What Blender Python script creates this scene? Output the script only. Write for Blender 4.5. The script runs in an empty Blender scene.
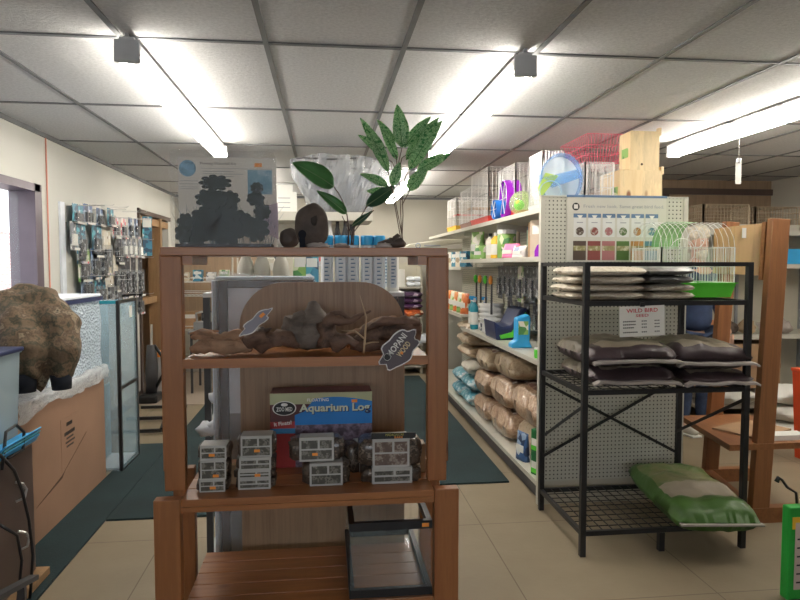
import bpy, math, random
from mathutils import Vector, Matrix, noise, Euler
R = math.radians; PI = math.pi
sc = bpy.context.scene
C = sc.collection
rnd = random.Random(7)
# ---------------------------------------------------------------- camera
EYE = 1.52; FOC = 640.0; YAW = math.atan(75/640); PIT = math.atan(35/640)
cd = bpy.data.cameras.new('camera'); cam = bpy.data.objects.new('camera', cd); C.objects.link(cam)
cd.sensor_width = 36; cd.lens = 28.8; cd.clip_start = 0.02
cam.location = (0, 0, EYE); cam.rotation_euler = (R(90) - PIT, 0, -YAW)
sc.camera = cam
# ---------------------------------------------------------------- world, sun, exposure
w = bpy.data.worlds.new('sky'); sc.world = w; w.use_nodes = True
w.node_tree.nodes['Background'].inputs[0].default_value = (.88, .93, 1, 1)
w.node_tree.nodes['Background'].inputs[1].default_value = 4.2
sl = bpy.data.lights.new('sun', 'SUN'); sl.energy = 2.6; sl.angle = R(1); sl.color = (1, .95, .88)
so = bpy.data.objects.new('sun', sl); C.objects.link(so); so.rotation_euler = (0, R(48), R(8))
TUBE = 55.0
sc.view_settings.view_transform = 'Standard'; sc.view_settings.look = 'None'
sc.view_settings.gamma = 1; sc.view_settings.exposure = 0.0; sc.view_settings.use_curve_mapping = False
sc.cycles.max_bounces = 10; sc.cycles.transparent_max_bounces = 24
sc.cycles.sample_clamp_indirect = 6; sc.cycles.caustics_reflective = False; sc.cycles.caustics_refractive = False

# ---------------------------------------------------------------- helpers
def ray(px, py):
    u = (px-400)/FOC; v = -(py-300)/FOC
    fy = math.cos(PIT)+v*math.sin(PIT); fz = -math.sin(PIT)+v*math.cos(PIT)
    return (u*math.cos(YAW)+fy*math.sin(YAW), -u*math.sin(YAW)+fy*math.cos(YAW), fz)
def at(px, py, y):            # where the sight line meets the plane Y = y
    r = ray(px, py); t = y/r[1]; return Vector((r[0]*t, y, EYE+r[2]*t))
def atx(px, py, x):
    r = ray(px, py); t = x/r[0]; return Vector((x, r[1]*t, EYE+r[2]*t))

class MB:
    def __init__(s): s.v = []; s.f = []; s.m = []
    def add(s, vs, fs, mi=0):
        b = len(s.v); s.v += [tuple(v) for v in vs]
        for k, f in enumerate(fs):
            s.f.append([b+i for i in f]); s.m.append(mi if isinstance(mi, int) else mi[k])
        return s
    def box(s, x0, y0, z0, x1, y1, z1, mi=0):
        if x0 > x1: x0, x1 = x1, x0
        if y0 > y1: y0, y1 = y1, y0
        if z0 > z1: z0, z1 = z1, z0
        return s.add([(x0,y0,z0),(x1,y0,z0),(x1,y1,z0),(x0,y1,z0),(x0,y0,z1),(x1,y0,z1),(x1,y1,z1),(x0,y1,z1)],
            [(0,3,2,1),(4,5,6,7),(0,1,5,4),(1,2,6,5),(2,3,7,6),(3,0,4,7)], mi)
    def obox(s, c, size, rot=(0,0,0), mi=0):
        M = Matrix.Translation(c) @ Euler(rot).to_matrix().to_4x4()
        t = MB(); a, b, d = [q/2 for q in size]; t.box(-a,-b,-d,a,b,d)
        return s.add([M @ Vector(v) for v in t.v], t.f, mi)
    def bar(s, p, q, wd, th, side=(0,1,0), mi=0):     # rectangular bar p->q, wd across 'side'
        p = Vector(p); q = Vector(q); d = (q-p).normalized(); a = Vector(side); a = (a-d*a.dot(d)).normalized(); b = d.cross(a)
        vs = []
        for o in (p, q):
            for i, j in ((-1,-1),(1,-1),(1,1),(-1,1)): vs.append(o+a*i*wd/2+b*j*th/2)
        return s.add(vs, [(0,3,2,1),(4,5,6,7),(0,1,5,4),(1,2,6,5),(2,3,7,6),(3,0,4,7)], mi)
    def tube(s, pts, r, n=6, mi=0, loop=False, nz=0, nf=8, seed=0):
        pts = [Vector(p) for p in pts]; L = len(pts)
        if not isinstance(r, (list, tuple)): r = [r]*L
        vs = []; a = None
        for i, p in enumerate(pts):
            if loop: d = pts[(i+1) % L]-pts[i-1]
            else: d = pts[min(i+1, L-1)]-pts[max(i-1, 0)]
            if d.length < 1e-9: d = Vector((0,0,1))
            d.normalize()
            if a is None: a = d.orthogonal().normalized()
            else:
                a = a-d*a.dot(d)
                a = d.orthogonal().normalized() if a.length < 1e-6 else a.normalized()
            b = d.cross(a)
            for k in range(n):
                t = 2*PI*k/n; q = a*math.cos(t)+b*math.sin(t)
                rr = r[i]
                if nz: rr *= 1+nz*noise.noise((p+q*r[i])*nf+Vector((seed,seed,0)))+nz*.6*noise.noise((p+q*r[i])*nf*3+Vector((seed,0,seed)))
                vs.append(p+q*rr)
        fs = []
        for i in range(L if loop else L-1):
            for k in range(n):
                j = (i+1) % L
                fs.append((i*n+k, i*n+(k+1) % n, j*n+(k+1) % n, j*n+k))
        if not loop: fs += [tuple(range(n-1,-1,-1)), tuple((L-1)*n+k for k in range(n))]
        return s.add(vs, fs, mi)
    def lathe(s, prof, n=16, c=(0,0,0), mi=0, axis='z', sx=1, sy=1):
        vs = []; c = Vector(c)
        for r, z in prof:
            for k in range(n):
                t = 2*PI*k/n; x, y = r*math.cos(t)*sx, r*math.sin(t)*sy
                vs.append(c+Vector({'z': (x,y,z), 'y': (x,z,y), 'x': (z,x,y)}[axis]))
        fs = []
        for i in range(len(prof)-1):
            for k in range(n): fs.append((i*n+k, i*n+(k+1) % n, (i+1)*n+(k+1) % n, (i+1)*n+k))
        if prof[0] != prof[-1]: fs += [tuple(range(n-1,-1,-1)), tuple((len(prof)-1)*n+k for k in range(n))]
        mis = mi if isinstance(mi, int) else [mi[i] for i in range(len(prof)-1) for k in range(n)]+[mi[0], mi[-1]]
        return s.add(vs, fs, mis)
    def prism(s, pts, t0, t1, plane='xz', mi=0):
        def P(a, b, t): return {'xz': (a,t,b), 'yz': (t,a,b), 'xy': (a,b,t)}[plane]
        n = len(pts)
        vs = [P(a,b,t0) for a,b in pts]+[P(a,b,t1) for a,b in pts]
        fs = [tuple(range(n)), tuple(range(2*n-1,n-1,-1))]+[(i,n+i,n+(i+1)%n,(i+1)%n) for i in range(n)]
        return s.add(vs, fs, mi)
    def ball(s, c, r, n=12, m=8, mi=0, nz=0, nf=6, seed=0):
        r = r if isinstance(r, (tuple, list)) else (r, r, r)
        vs = []; c = Vector(c)
        for i in range(m+1):
            ph = PI*i/m
            for k in range(n):
                t = 2*PI*k/n
                q = Vector((math.sin(ph)*math.cos(t), math.sin(ph)*math.sin(t), math.cos(ph)))
                f = 1+(nz*noise.noise(q*nf*.3+Vector((seed,0,0))) if nz else 0)
                vs.append(c+Vector((q.x*r[0]*f, q.y*r[1]*f, q.z*r[2]*f)))
        fs = [(i*n+k, (i+1)*n+k, (i+1)*n+(k+1)%n, i*n+(k+1)%n) for i in range(m) for k in range(n)]
        return s.add(vs, fs, mi)
    def build(s, name, mats, parent=None, smooth=False, bevel=0, weld=False):
        me = bpy.data.meshes.new(name); me.from_pydata(s.v, [], s.f)
        if not isinstance(mats, (list, tuple)): mats = [mats]
        for m in mats: me.materials.append(m)
        for p, mi in zip(me.polygons, s.m):
            p.material_index = mi; p.use_smooth = smooth
        me.validate(); me.update()
        o = bpy.data.objects.new(name, me); C.objects.link(o)
        if parent: o.parent = parent
        if bevel:
            b = o.modifiers.new('bevel', 'BEVEL'); b.width = bevel; b.segments = 2; b.limit_method = 'ANGLE'
        return o

def tag(o, label=None, cat=None, group=None, kind=None):
    if label: o['label'] = label
    if cat: o['category'] = cat
    if group: o['group'] = group
    if kind: o['kind'] = kind
    return o
def thing(name, label, cat, loc=(0,0,0), rz=0, group=None, rot=None):
    o = bpy.data.objects.new(name, None); C.objects.link(o); o.empty_display_size = .05
    o.location = loc; o.rotation_euler = rot if rot else (0,0,rz)
    return tag(o, label, cat, group)
def struct(name, mb, m, **k):
    return tag(mb.build(name, m, **k), kind='structure')
def copy_tree(o, parent=None):
    c = o.copy(); C.objects.link(c)
    if parent: c.parent = parent
    for ch in list(o.children): copy_tree(ch, c)
    return c
def dup(o, loc, rz=0, label=None, rot=None, scale=None, group=None):
    c = copy_tree(o); c.location = loc; c.rotation_euler = rot if rot else (0,0,rz)
    if label: c['label'] = label
    if group: c['group'] = group
    if scale: c.scale = scale
    return c
def recolour(o, old, new):
    # give this copy (and its parts) its own material in place of old
    for q in [o]+list(o.children_recursive):
        if q.type == 'MESH' and any(m == old for m in q.data.materials):
            q.data = q.data.copy()
            for i, m in enumerate(q.data.materials):
                if m == old: q.data.materials[i] = new
def text(name, s, m, parent, loc, width=None, size=.05, rot=(PI/2,0,0), ext=.0006, maxh=None, bold=0):
    cu = bpy.data.curves.new('t', 'FONT'); cu.body = s; cu.size = size; cu.align_x = 'CENTER'; cu.align_y = 'CENTER'; cu.extrude = 0; cu.resolution_u = 2; cu.offset = bold
    ob = bpy.data.objects.new('t', cu); C.objects.link(ob)
    dg = bpy.context.evaluated_depsgraph_get(); me = bpy.data.meshes.new_from_object(ob.evaluated_get(dg))
    bpy.data.objects.remove(ob); bpy.data.curves.remove(cu)
    xs = [v.co.x for v in me.vertices]; ys = [v.co.y for v in me.vertices]
    cx, cy = (min(xs)+max(xs))/2, (min(ys)+max(ys))/2
    kx = width/(max(xs)-min(xs)) if width else 1
    ky = maxh/(max(ys)-min(ys)) if maxh else kx
    for v in me.vertices: v.co = ((v.co.x-cx)*kx, (v.co.y-cy)*ky, 0)
    me.materials.append(m); me.name = name
    o = bpy.data.objects.new(name, me); C.objects.link(o); o.location = loc; o.rotation_euler = rot
    if parent: o.parent = parent
    return o

# ---------------------------------------------------------------- materials
def nm(name):
    m = bpy.data.materials.new(name); m.use_nodes = True; nt = m.node_tree
    return m, nt, nt.nodes['Principled BSDF']
def coords(nt, scale=(1,1,1), kind='Object'):
    tc = nt.nodes.new('ShaderNodeTexCoord'); mp = nt.nodes.new('ShaderNodeMapping'); mp.inputs['Scale'].default_value = scale
    nt.links.new(tc.outputs[kind], mp.inputs[0]); return mp.outputs[0]
def ramp(nt, src, stops, const=False):
    r = nt.nodes.new('ShaderNodeValToRGB'); nt.links.new(src, r.inputs[0])
    if const: r.color_ramp.interpolation = 'CONSTANT'
    el = r.color_ramp.elements
    while len(el) < len(stops): el.new(.5)
    for e, (p, c) in zip(el, stops): e.position = p; e.color = (*c, 1)
    return r.outputs[0]
def noise_t(nt, vec, scale, detail=3, rough=.5):
    n = nt.nodes.new('ShaderNodeTexNoise'); n.inputs['Scale'].default_value = scale; n.inputs['Detail'].default_value = detail; n.inputs['Roughness'].default_value = rough
    nt.links.new(vec, n.inputs[0]); return n.outputs[0]
def bump(nt, b, src, strength, dist=.01):
    n = nt.nodes.new('ShaderNodeBump'); n.inputs['Strength'].default_value = strength; n.inputs['Distance'].default_value = dist
    nt.links.new(src, n.inputs['Height']); nt.links.new(n.outputs[0], b.inputs['Normal'])
def mat(name, c, rough=.5, metal=0, var=.12, vs=6, bmp=0, bs=60, trans=0, alpha=1, emis=0, coat=0, ior=1.45):
    m, nt, b = nm(name)
    b.inputs['Roughness'].default_value = rough; b.inputs['Metallic'].default_value = metal
    b.inputs['Transmission Weight'].default_value = trans; b.inputs['Alpha'].default_value = alpha; b.inputs['IOR'].default_value = ior
    b.inputs['Coat Weight'].default_value = coat
    v = coords(nt)
    if emis:
        b.inputs['Emission Color'].default_value = (*c, 1); b.inputs['Emission Strength'].default_value = emis; b.inputs['Base Color'].default_value = (*c, 1)
    else:
        k = 1-var; k2 = 1+var
        nt.links.new(ramp(nt, noise_t(nt, v, vs), [(.3, [q*k for q in c]), (.7, [min(1, q*k2) for q in c])]), b.inputs['Base Color'])
    if bmp: bump(nt, b, noise_t(nt, v, bs, 4), bmp)
    return m
def blotch(name, stops, scale=8, rough=.5, bmp=0, const=True, kind='voronoi', stretch=(1,1,1), coat=0, bs=40, alpha=1):
    m, nt, b = nm(name); v = coords(nt, stretch)
    if kind == 'voronoi':
        n = nt.nodes.new('ShaderNodeTexVoronoi'); n.inputs['Scale'].default_value = scale; nt.links.new(v, n.inputs['Vector'])
        s = nt.nodes.new('ShaderNodeSeparateColor'); nt.links.new(n.outputs['Color'], s.inputs[0]); src = s.outputs[0]
    else: src = noise_t(nt, v, scale, 4, .6)
    nt.links.new(ramp(nt, src, stops, const), b.inputs['Base Color'])
    b.inputs['Roughness'].default_value = rough; b.inputs['Coat Weight'].default_value = coat; b.inputs['Alpha'].default_value = alpha
    if bmp: bump(nt, b, noise_t(nt, v, bs, 4), bmp)
    return m
def wood(name, c1, c2, axis=2, scale=14, rough=.45, knots=True, kc=(.12,.04,.02), stretch=.07):
    m, nt, b = nm(name); s = [1,1,1]; s[axis] = stretch
    v = coords(nt, s); n = noise_t(nt, v, scale, 6, .65)
    col = ramp(nt, n, [(.3, c2), (.5, c1), (.56, [q*.82 for q in c1]), (.7, c1)])
    if knots:
        s2 = [1,1,1]; s2[axis] = .5
        vo = nt.nodes.new('ShaderNodeTexVoronoi'); vo.inputs['Scale'].default_value = 7; nt.links.new(coords(nt, s2), vo.inputs['Vector'])
        k = ramp(nt, vo.outputs['Distance'], [(.07, (1,1,1)), (.14, (0,0,0))])
        mx = nt.nodes.new('ShaderNodeMix'); mx.data_type = 'RGBA'
        nt.links.new(k, mx.inputs[0]); nt.links.new(col, mx.inputs[6]); mx.inputs[7].default_value = (*kc, 1); col = mx.outputs[2]
    nt.links.new(col, b.inputs['Base Color']); b.inputs['Roughness'].default_value = rough
    bump(nt, b, n, .15, .004)
    return m
def clear(name, tint=(.9,.95,1), alpha=.15, rough=.08, bmp=0, bs=30, vor=False):
    m, nt, b = nm(name)
    b.inputs['Base Color'].default_value = (*tint, 1); b.inputs['Roughness'].default_value = rough; b.inputs['Alpha'].default_value = alpha
    b.inputs['Specular IOR Level'].default_value = .9
    v = coords(nt)
    if bmp:
        if vor:
            n = nt.nodes.new('ShaderNodeTexVoronoi'); n.inputs['Scale'].default_value = bs; nt.links.new(v, n.inputs['Vector']); src = n.outputs['Distance']
        else: src = noise_t(nt, v, bs, 5, .6)
        bump(nt, b, src, bmp, .02)
    return m

M = {}
M['white'] = mat('white paint', (.8,.8,.78), .45)
M['cream'] = mat('cream metal', (.52,.49,.4), .4, var=.05)
M['creamlt'] = mat('pale shelf metal', (.56,.54,.47), .35, var=.04)
M['black'] = mat('black metal', (.018,.018,.02), .4)
M['blackpl'] = mat('black plastic', (.02,.02,.022), .35)
M['dark'] = mat('dark grey', (.06,.06,.065), .5)
M['grey'] = mat('grey metal', (.32,.33,.34), .4, .3)
M['greylt'] = mat('light grey', (.55,.56,.57), .45)
M['steel'] = mat('steel wire', (.62,.62,.62), .3, .8)
M['wwire'] = mat('white wire', (.82,.82,.8), .35)
M['pinkwire'] = mat('pink wire', (.75,.16,.24), .4)
M['bluewhite'] = mat('white sheet', (.8,.84,.9), .6)
M['orange'] = mat('orange sticker', (.95,.33,.05), .5, var=.03)
M['red'] = mat('red plastic', (.7,.06,.05), .35)
M['yellow'] = mat('yellow plastic', (.9,.55,.05), .35)
M['green'] = mat('lime green plastic', (.11,.62,.05), .35)
M['dgreen'] = mat('dark green', (.02,.16,.05), .4)
M['blue'] = mat('blue plastic', (.02,.2,.62), .3)
M['lblue'] = mat('light blue plastic', (.04,.38,.75), .3)
M['teal'] = mat('teal plastic', (.03,.28,.36), .35)
M['purple'] = mat('purple plastic', (.3,.02,.5), .25)
M['pink'] = mat('pink plastic', (.85,.2,.4), .35)
M['navy'] = mat('navy plastic', (.02,.03,.09), .4)
M['cedar'] = wood('red brown pine', (.37,.145,.05), (.25,.085,.028), 2, rough=.38)
M['cedarh'] = wood('red brown pine board', (.40,.16,.055), (.25,.088,.03), 0, rough=.33)
M['stand'] = wood('orange brown wood', (.29,.12,.045), (.2,.075,.028), 2, knots=False)
M['standh'] = wood('orange brown board', (.29,.12,.045), (.2,.075,.028), 1, knots=False)
M['ply'] = wood('tan plywood', (.62,.40,.19), (.52,.32,.14), 2, scale=6, knots=False)
M['pine'] = wood('pale pine', (.85,.66,.38), (.74,.53,.27), 2, scale=7, kc=(.3,.12,.05), stretch=.2)
M['laminate'] = wood('wood grain laminate', (.34,.225,.135), (.2,.125,.073), 2, scale=22, knots=False, stretch=.05)
M['trimwood'] = wood('honey trim wood', (.36,.22,.11), (.28,.16,.08), 2, knots=False)
M['darktrim'] = mat('dark brown trim', (.09,.06,.05), .4)
M['panelling'] = wood('brown wall panelling', (.36,.25,.16), (.28,.19,.12), 2, scale=9, knots=False)
M['cardboard'] = mat('cardboard', (.33,.195,.125), .8, var=.07, vs=3)
M['kraft'] = mat('brown kraft cardboard', (.4,.25,.14), .8)
M['glass'] = clear('clear glass', (.6,.75,.75), .07, .03)
M['glassb'] = clear('bluish glass', (.55,.75,.85), .3, .05)
M['wrap'] = clear('crinkled plastic film', (.82,.86,.9), .42, .12, 1, 9)
M['wraplt'] = clear('thin plastic film', (.85,.88,.9), .14, .08, .9, 14)
M['bubble'] = clear('bubble wrap', (.78,.9,1), .72, .18, 1, 55, True)
M['concrete'] = None
M['matgreen'] = mat('dark green mat', (.011,.027,.03), .9, var=.25, vs=2, bmp=.3, bs=120)
M['camo'] = blotch('camouflage cloth', [(0,(.025,.02,.014)),(.4,(.12,.08,.046)),(.47,(.045,.042,.025)),(.52,(.15,.10,.058)),(.58,(.07,.045,.027)),(.63,(.22,.17,.11)),(.68,(.04,.03,.02))], 9, .85, .3, False, 'noise')
M['knit'] = mat('black ribbed knit', (.012,.014,.022), .9)
M['drift1'] = wood('light driftwood', (.42,.25,.15), (.10,.05,.03), 0, 16, .7, False, stretch=.3)
M['drift2'] = wood('dark driftwood', (.19,.11,.075), (.03,.018,.014), 0, 16, .7, False, stretch=.35)
M['drift3'] = wood('grey driftwood', (.2,.16,.13), (.07,.055,.045), 0, 14, .8, False, stretch=.4)
M['twig'] = mat('pale bare twig', (.5,.36,.22), .6)
M['bark'] = blotch('bark pieces', [(0,(.02,.013,.01)),(.42,(.09,.06,.042)),(.52,(.03,.02,.014)),(.6,(.22,.165,.12)),(.66,(.04,.027,.02))], 45, .5, 1, False, 'noise', coat=.6)
M['labelgrey'] = mat('grey label card', (.48,.47,.44), .5)
M['labelart'] = blotch('label picture', [(0,(.03,.03,.024)),(.5,(.085,.08,.06)),(.58,(.26,.24,.2)),(.64,(.05,.047,.04))], 45, .5, 0, False, 'noise')
M['labelbrown'] = blotch('brown label picture', [(0,(.06,.04,.03)),(.5,(.15,.10,.08)),(.58,(.36,.3,.25)),(.66,(.07,.05,.04))], 40, .5, 0, False, 'noise')
M['seedbag'] = blotch('white seed bag', [(0,(.42,.36,.28)),(.45,(.66,.6,.5)),(.6,(.5,.43,.34)),(.8,(.72,.68,.6))], 70, .45, .25, False, 'noise', coat=.3)
M['bagpurple'] = mat('dark plum bag', (.06,.04,.045), .4, bmp=.5, bs=14)
M['bagolive'] = mat('olive bag top', (.13,.11,.08), .45, bmp=.5, bs=14)
M['bagtan'] = mat('tan bag print', (.34,.29,.22), .5, bmp=.4, bs=14)
M['seam'] = mat('pale seam strip', (.36,.32,.3), .6)
M['baggreen'] = mat('green bag', (.055,.125,.025), .4, bmp=.5, bs=12)
M['baggreenart'] = blotch('green bag print', [(0,(.04,.06,.02)),(.45,(.2,.2,.09)),(.6,(.12,.18,.05)),(.75,(.04,.035,.02))], 8, .45, .3, False, 'noise')
M['shaving'] = blotch('wood shavings through film', [(0,(.13,.07,.04)),(.45,(.29,.175,.105)),(.6,(.45,.31,.2)),(.75,(.2,.11,.065))], 35, .35, .5, False, 'noise', coat=.5)
M['shavelt'] = blotch('pale shavings through film', [(0,(.27,.19,.115)),(.5,(.5,.38,.25)),(.7,(.3,.2,.12))], 30, .35, .5, False, 'noise', coat=.5)
M['bagprint'] = blotch('brown and white bag print', [(0,(.1,.04,.03)),(.5,(.16,.07,.05)),(.62,(.8,.76,.7)),(.75,(.12,.05,.035))], 9, .4, .2, False, 'noise', coat=.3)
M['leaf'] = mat('glossy green leaf', (.10,.25,.09), .3, var=.3, vs=14)
M['leafdk'] = mat('dark green leaf', (.05,.12,.065), .35, var=.3, vs=14)
M['speck'] = blotch('speckled green leaf', [(0,(.05,.2,.07)),(.42,(.09,.32,.11)),(.5,(.62,.82,.5)),(.56,(.09,.32,.12)),(.64,(.62,.82,.5))], 90, .4, 0, False, 'noise')
M['stem'] = mat('brown stem', (.1,.065,.05), .6)
M['rock'] = mat('rough brown stone', (.1,.075,.062), .7, var=.25, vs=20, bmp=.6, bs=40)
M['rock2'] = mat('pale grey stone', (.38,.33,.3), .8, var=.2, bmp=.4)
M['paper'] = mat('white paper', (.82,.81,.76), .6, var=.03)
M['ink'] = mat('black ink', (.02,.02,.02), .5)
M['redink'] = mat('red ink', (.6,.03,.05), .5)
M['blueink'] = mat('blue grey ink', (.12,.2,.33), .5)
M['greyink'] = mat('grey ink', (.3,.31,.34), .5)
M['jeans'] = mat('blue jeans', (.035,.055,.11), .85, var=.3, vs=14)
M['shirt'] = mat('navy blue shirt', (.03,.05,.11), .85, var=.25, vs=9)
M['skin'] = mat('skin', (.62,.38,.28), .5, var=.06)
M['hair'] = mat('grey blond hair', (.75,.68,.55), .7, var=.25, vs=30, bmp=.5)
M['peach'] = mat('orange brown cloth', (.5,.2,.09), .8)
M['brick'] = None
def translucent(m, f):
    nt = m.node_tree; b = nt.nodes['Principled BSDF']; out = nt.nodes['Material Output']
    tr = nt.nodes.new('ShaderNodeBsdfTranslucent'); mx = nt.nodes.new('ShaderNodeMixShader'); mx.inputs[0].default_value = f
    lk = b.inputs['Base Color'].links
    if lk: nt.links.new(lk[0].from_socket, tr.inputs[0])
    nt.links.new(b.outputs[0], mx.inputs[1]); nt.links.new(tr.outputs[0], mx.inputs[2]); nt.links.new(mx.outputs[0], out.inputs[0])
    return m
for k_ in ('leaf', 'leafdk', 'speck'): translucent(M[k_], .45)
ART = []
def art(name, base, others, scale=14):
    st = [(0, base)]
    for i, o in enumerate(others): st.append((.45+.4*i/len(others), o))
    m = blotch(name, st, scale, .4); ART.append(m); return m
M['art_teal'] = art('teal packet print', (.05,.22,.33), [(.1,.4,.5),(.7,.75,.75),(.03,.08,.14)], 24)
M['art_blue'] = art('blue packet print', (.04,.1,.25), [(.3,.4,.55),(.75,.78,.8),(.02,.04,.1)], 24)
M['art_grey'] = art('grey packet print', (.5,.5,.5), [(.12,.13,.16),(.8,.8,.8),(.2,.22,.25)], 24)
M['art_red'] = art('red and white packet print', (.75,.7,.7), [(.7,.1,.12),(.3,.35,.5),(.85,.8,.75)], 24)
M['art_green'] = art('green packet print', (.25,.45,.12), [(.7,.75,.5),(.08,.25,.08),(.85,.8,.7)], 20)
M['art_dark'] = art('dark packet contents', (.03,.035,.045), [(.08,.09,.11),(.4,.42,.45),(.02,.02,.03)], 30)
M['art_cream'] = art('cream packet print', (.7,.62,.48), [(.82,.78,.7),(.4,.3,.2),(.75,.7,.6)], 22)
M['art_purple'] = art('purple bag print', (.07,.025,.08), [(.12,.04,.14),(.5,.4,.5),(.05,.02,.06)], 16)
M['art_orange'] = art('orange bag print', (.7,.17,.04), [(.8,.3,.08),(.85,.75,.6),(.5,.1,.03)], 16)

def floor_mat():
    m, nt, b = nm('beige speckled floor'); v = coords(nt)
    c = ramp(nt, noise_t(nt, v, 1.3, 5, .6), [(.3,(.215,.168,.108)),(.7,(.28,.225,.15))])
    br = nt.nodes.new('ShaderNodeTexBrick'); br.offset = 0; br.inputs['Scale'].default_value = 1
    br.inputs['Brick Width'].default_value = .9; br.inputs['Row Height'].default_value = .9; br.inputs['Mortar Size'].default_value = .003
    br.inputs['Color1'].default_value = br.inputs['Color2'].default_value = (1,1,1,1); br.inputs['Mortar'].default_value = (.55,.5,.45,1)
    nt.links.new(v, br.inputs[0])
    mx = nt.nodes.new('ShaderNodeMix'); mx.data_type = 'RGBA'; mx.blend_type = 'MULTIPLY'; mx.inputs[0].default_value = 1
    nt.links.new(c, mx.inputs[6]); nt.links.new(br.outputs[0], mx.inputs[7])
    nt.links.new(mx.outputs[2], b.inputs['Base Color']); b.inputs['Roughness'].default_value = .55
    bump(nt, b, noise_t(nt, v, 40, 4), .08)
    return m
def ceil_mat():
    m, nt, b = nm('textured ceiling tile'); v = coords(nt)
    n = noise_t(nt, v, 60, 6, .7)
    nt.links.new(ramp(nt, n, [(.35,(.58,.58,.58)),(.6,(.72,.72,.72))]), b.inputs['Base Color']); b.inputs['Roughness'].default_value = .8
    bump(nt, b, noise_t(nt, coords(nt, (1,2.5,1)), 20, 6, .8), .8, .03)
    return m
def peg_mat():
    m, nt, b = nm('pegboard with rows of holes')
    tc = nt.nodes.new('ShaderNodeTexCoord'); sp = nt.nodes.new('ShaderNodeSeparateXYZ'); nt.links.new(tc.outputs['Object'], sp.inputs[0])
    def math_(op, a, bb=None):
        n = nt.nodes.new('ShaderNodeMath'); n.operation = op
        for i, q in enumerate((a, bb)):
            if q is None: continue
            if isinstance(q, (int, float)): n.inputs[i].default_value = q
            else: nt.links.new(q, n.inputs[i])
        return n.outputs[0]
    P = .0254; sq = []
    su = math_('ADD', sp.outputs[0], sp.outputs[1])
    for s in (su, sp.outputs[2]):
        f = math_('SUBTRACT', math_('FRACT', math_('DIVIDE', math_('ADD', s, 50*P), P)), .5)
        sq.append(math_('MULTIPLY', f, f))
    d = math_('ADD', sq[0], sq[1])
    nt.links.new(ramp(nt, d, [(0,(.06,.06,.05)),(.035,(.55,.54,.46))], True), b.inputs['Base Color'])  # dark dots stand for the holes, their shade put into the colour
    b.inputs['Roughness'].default_value = .5
    return m
def brick_mat():
    m, nt, b = nm('pinkish brick'); tc = nt.nodes.new('ShaderNodeTexCoord'); mp = nt.nodes.new('ShaderNodeMapping'); mp.inputs['Rotation'].default_value = (PI/2,0,PI/2)
    sp = nt.nodes.new('ShaderNodeSeparateXYZ'); cb = nt.nodes.new('ShaderNodeCombineXYZ')
    nt.links.new(tc.outputs['Object'], sp.inputs[0]); nt.links.new(sp.outputs[1], cb.inputs[0]); nt.links.new(sp.outputs[2], cb.inputs[1])
    br = nt.nodes.new('ShaderNodeTexBrick'); nt.links.new(cb.outputs[0], br.inputs[0]); br.inputs['Scale'].default_value = 1
    br.inputs['Brick Width'].default_value = .22; br.inputs['Row Height'].default_value = .075; br.inputs['Mortar Size'].default_value = .008
    br.inputs['Color1'].default_value = (.5,.27,.24,1); br.inputs['Color2'].default_value = (.42,.25,.24,1); br.inputs['Mortar'].default_value = (.7,.66,.64,1)
    nt.links.new(br.outputs[0], b.inputs['Base Color']); b.inputs['Roughness'].default_value = .9
    return m
M['floor'] = floor_mat(); M['ceil'] = ceil_mat(); M['peg'] = peg_mat(); M['brick'] = brick_mat()
M['wall'] = mat('off white wall', (.66,.65,.60), .7, var=.03, vs=1.5)
M['wallback'] = mat('pale khaki wall', (.5,.47,.4), .7, var=.03, vs=1.5)
M['carpet'] = blotch('speckled carpet', [(0,(.14,.11,.085)),(.5,(.3,.24,.19)),(.65,(.42,.35,.28))], 160, .95, .3, False, 'noise')
M['gridbar'] = mat('grey ceiling grid', (.16,.165,.17), .5, .2)

# ================================================================ STRUCTURE
ZC = 2.5
XL, XR, YB, YF = -2.08, 5.2, 9.3, -3.0
struct('floor', MB().box(XL-.14, YF, -.1, XR, 9.5, 0).box(-3.0, 7.1, -.1, XL-.14, 9.5, 0), M['floor'])
struct('floor_carpet', MB().box(-2.9, 7.1, 0, -.95, YB, .006), M['carpet'])
struct('ceiling', MB().box(XL-.14, YF, ZC, XR, 9.5, ZC+.08).box(-3.0, 7.1, ZC, XL-.14, 9.5, ZC+.08), M['ceil'])
g = MB()
x = -.865-.613*5
while x < XR:
    if x > XL: g.box(x-.012, YF, ZC-.006, x+.012, YB, ZC)
    x += .613
y = 2.93-1.22*4
while y < YB:
    g.box(XL, y-.012, ZC-.0065, XR, y+.012, ZC); y += 1.22
g.box(XL, YF, ZC-.03, XL+.02, YB, ZC); g.box(XL, YB-.02, ZC-.03, XR, YB, ZC)
struct('trim_1', g, M['gridbar'])
# left wall with the window opening and the doorway
WY0, WY1, WZ0, WZ1 = 3.0, 4.96, .95, 2.1
DY0, DY1, DZ = 7.55, 8.9, 2.1
g = MB()
g.box(XL-.14, YF, 0, XL, WY0, ZC); g.box(XL-.14, WY0, 0, XL, WY1, WZ0); g.box(XL-.14, WY0, WZ1, XL, WY1, ZC)
g.box(XL-.14, WY1, 0, XL, DY0, ZC); g.box(XL-.14, DY0, DZ, XL, DY1, ZC); g.box(XL-.14, DY1, 0, XL, 9.5, ZC)
struct('wall_left', g, M['wall'])
struct('wall_back', MB().box(XL, YB, 0, 3.6, YB+.1, ZC), M['wallback'])
struct('wall_right', MB().box(XR, YF, 0, XR+.1, 9.5, ZC), M['wallback'])
g = MB(); g.box(XL-.14, YF-.1, 0, -1.9, YF, ZC); g.box(-1.9, YF-.1, 0, 2.2, YF, 1.1); g.box(-1.9, YF-.1, 2.35, 2.2, YF, ZC); g.box(2.2, YF-.1, 0, XR, YF, ZC)
struct('wall_front', g, M['wall'])
g = MB()
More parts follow.
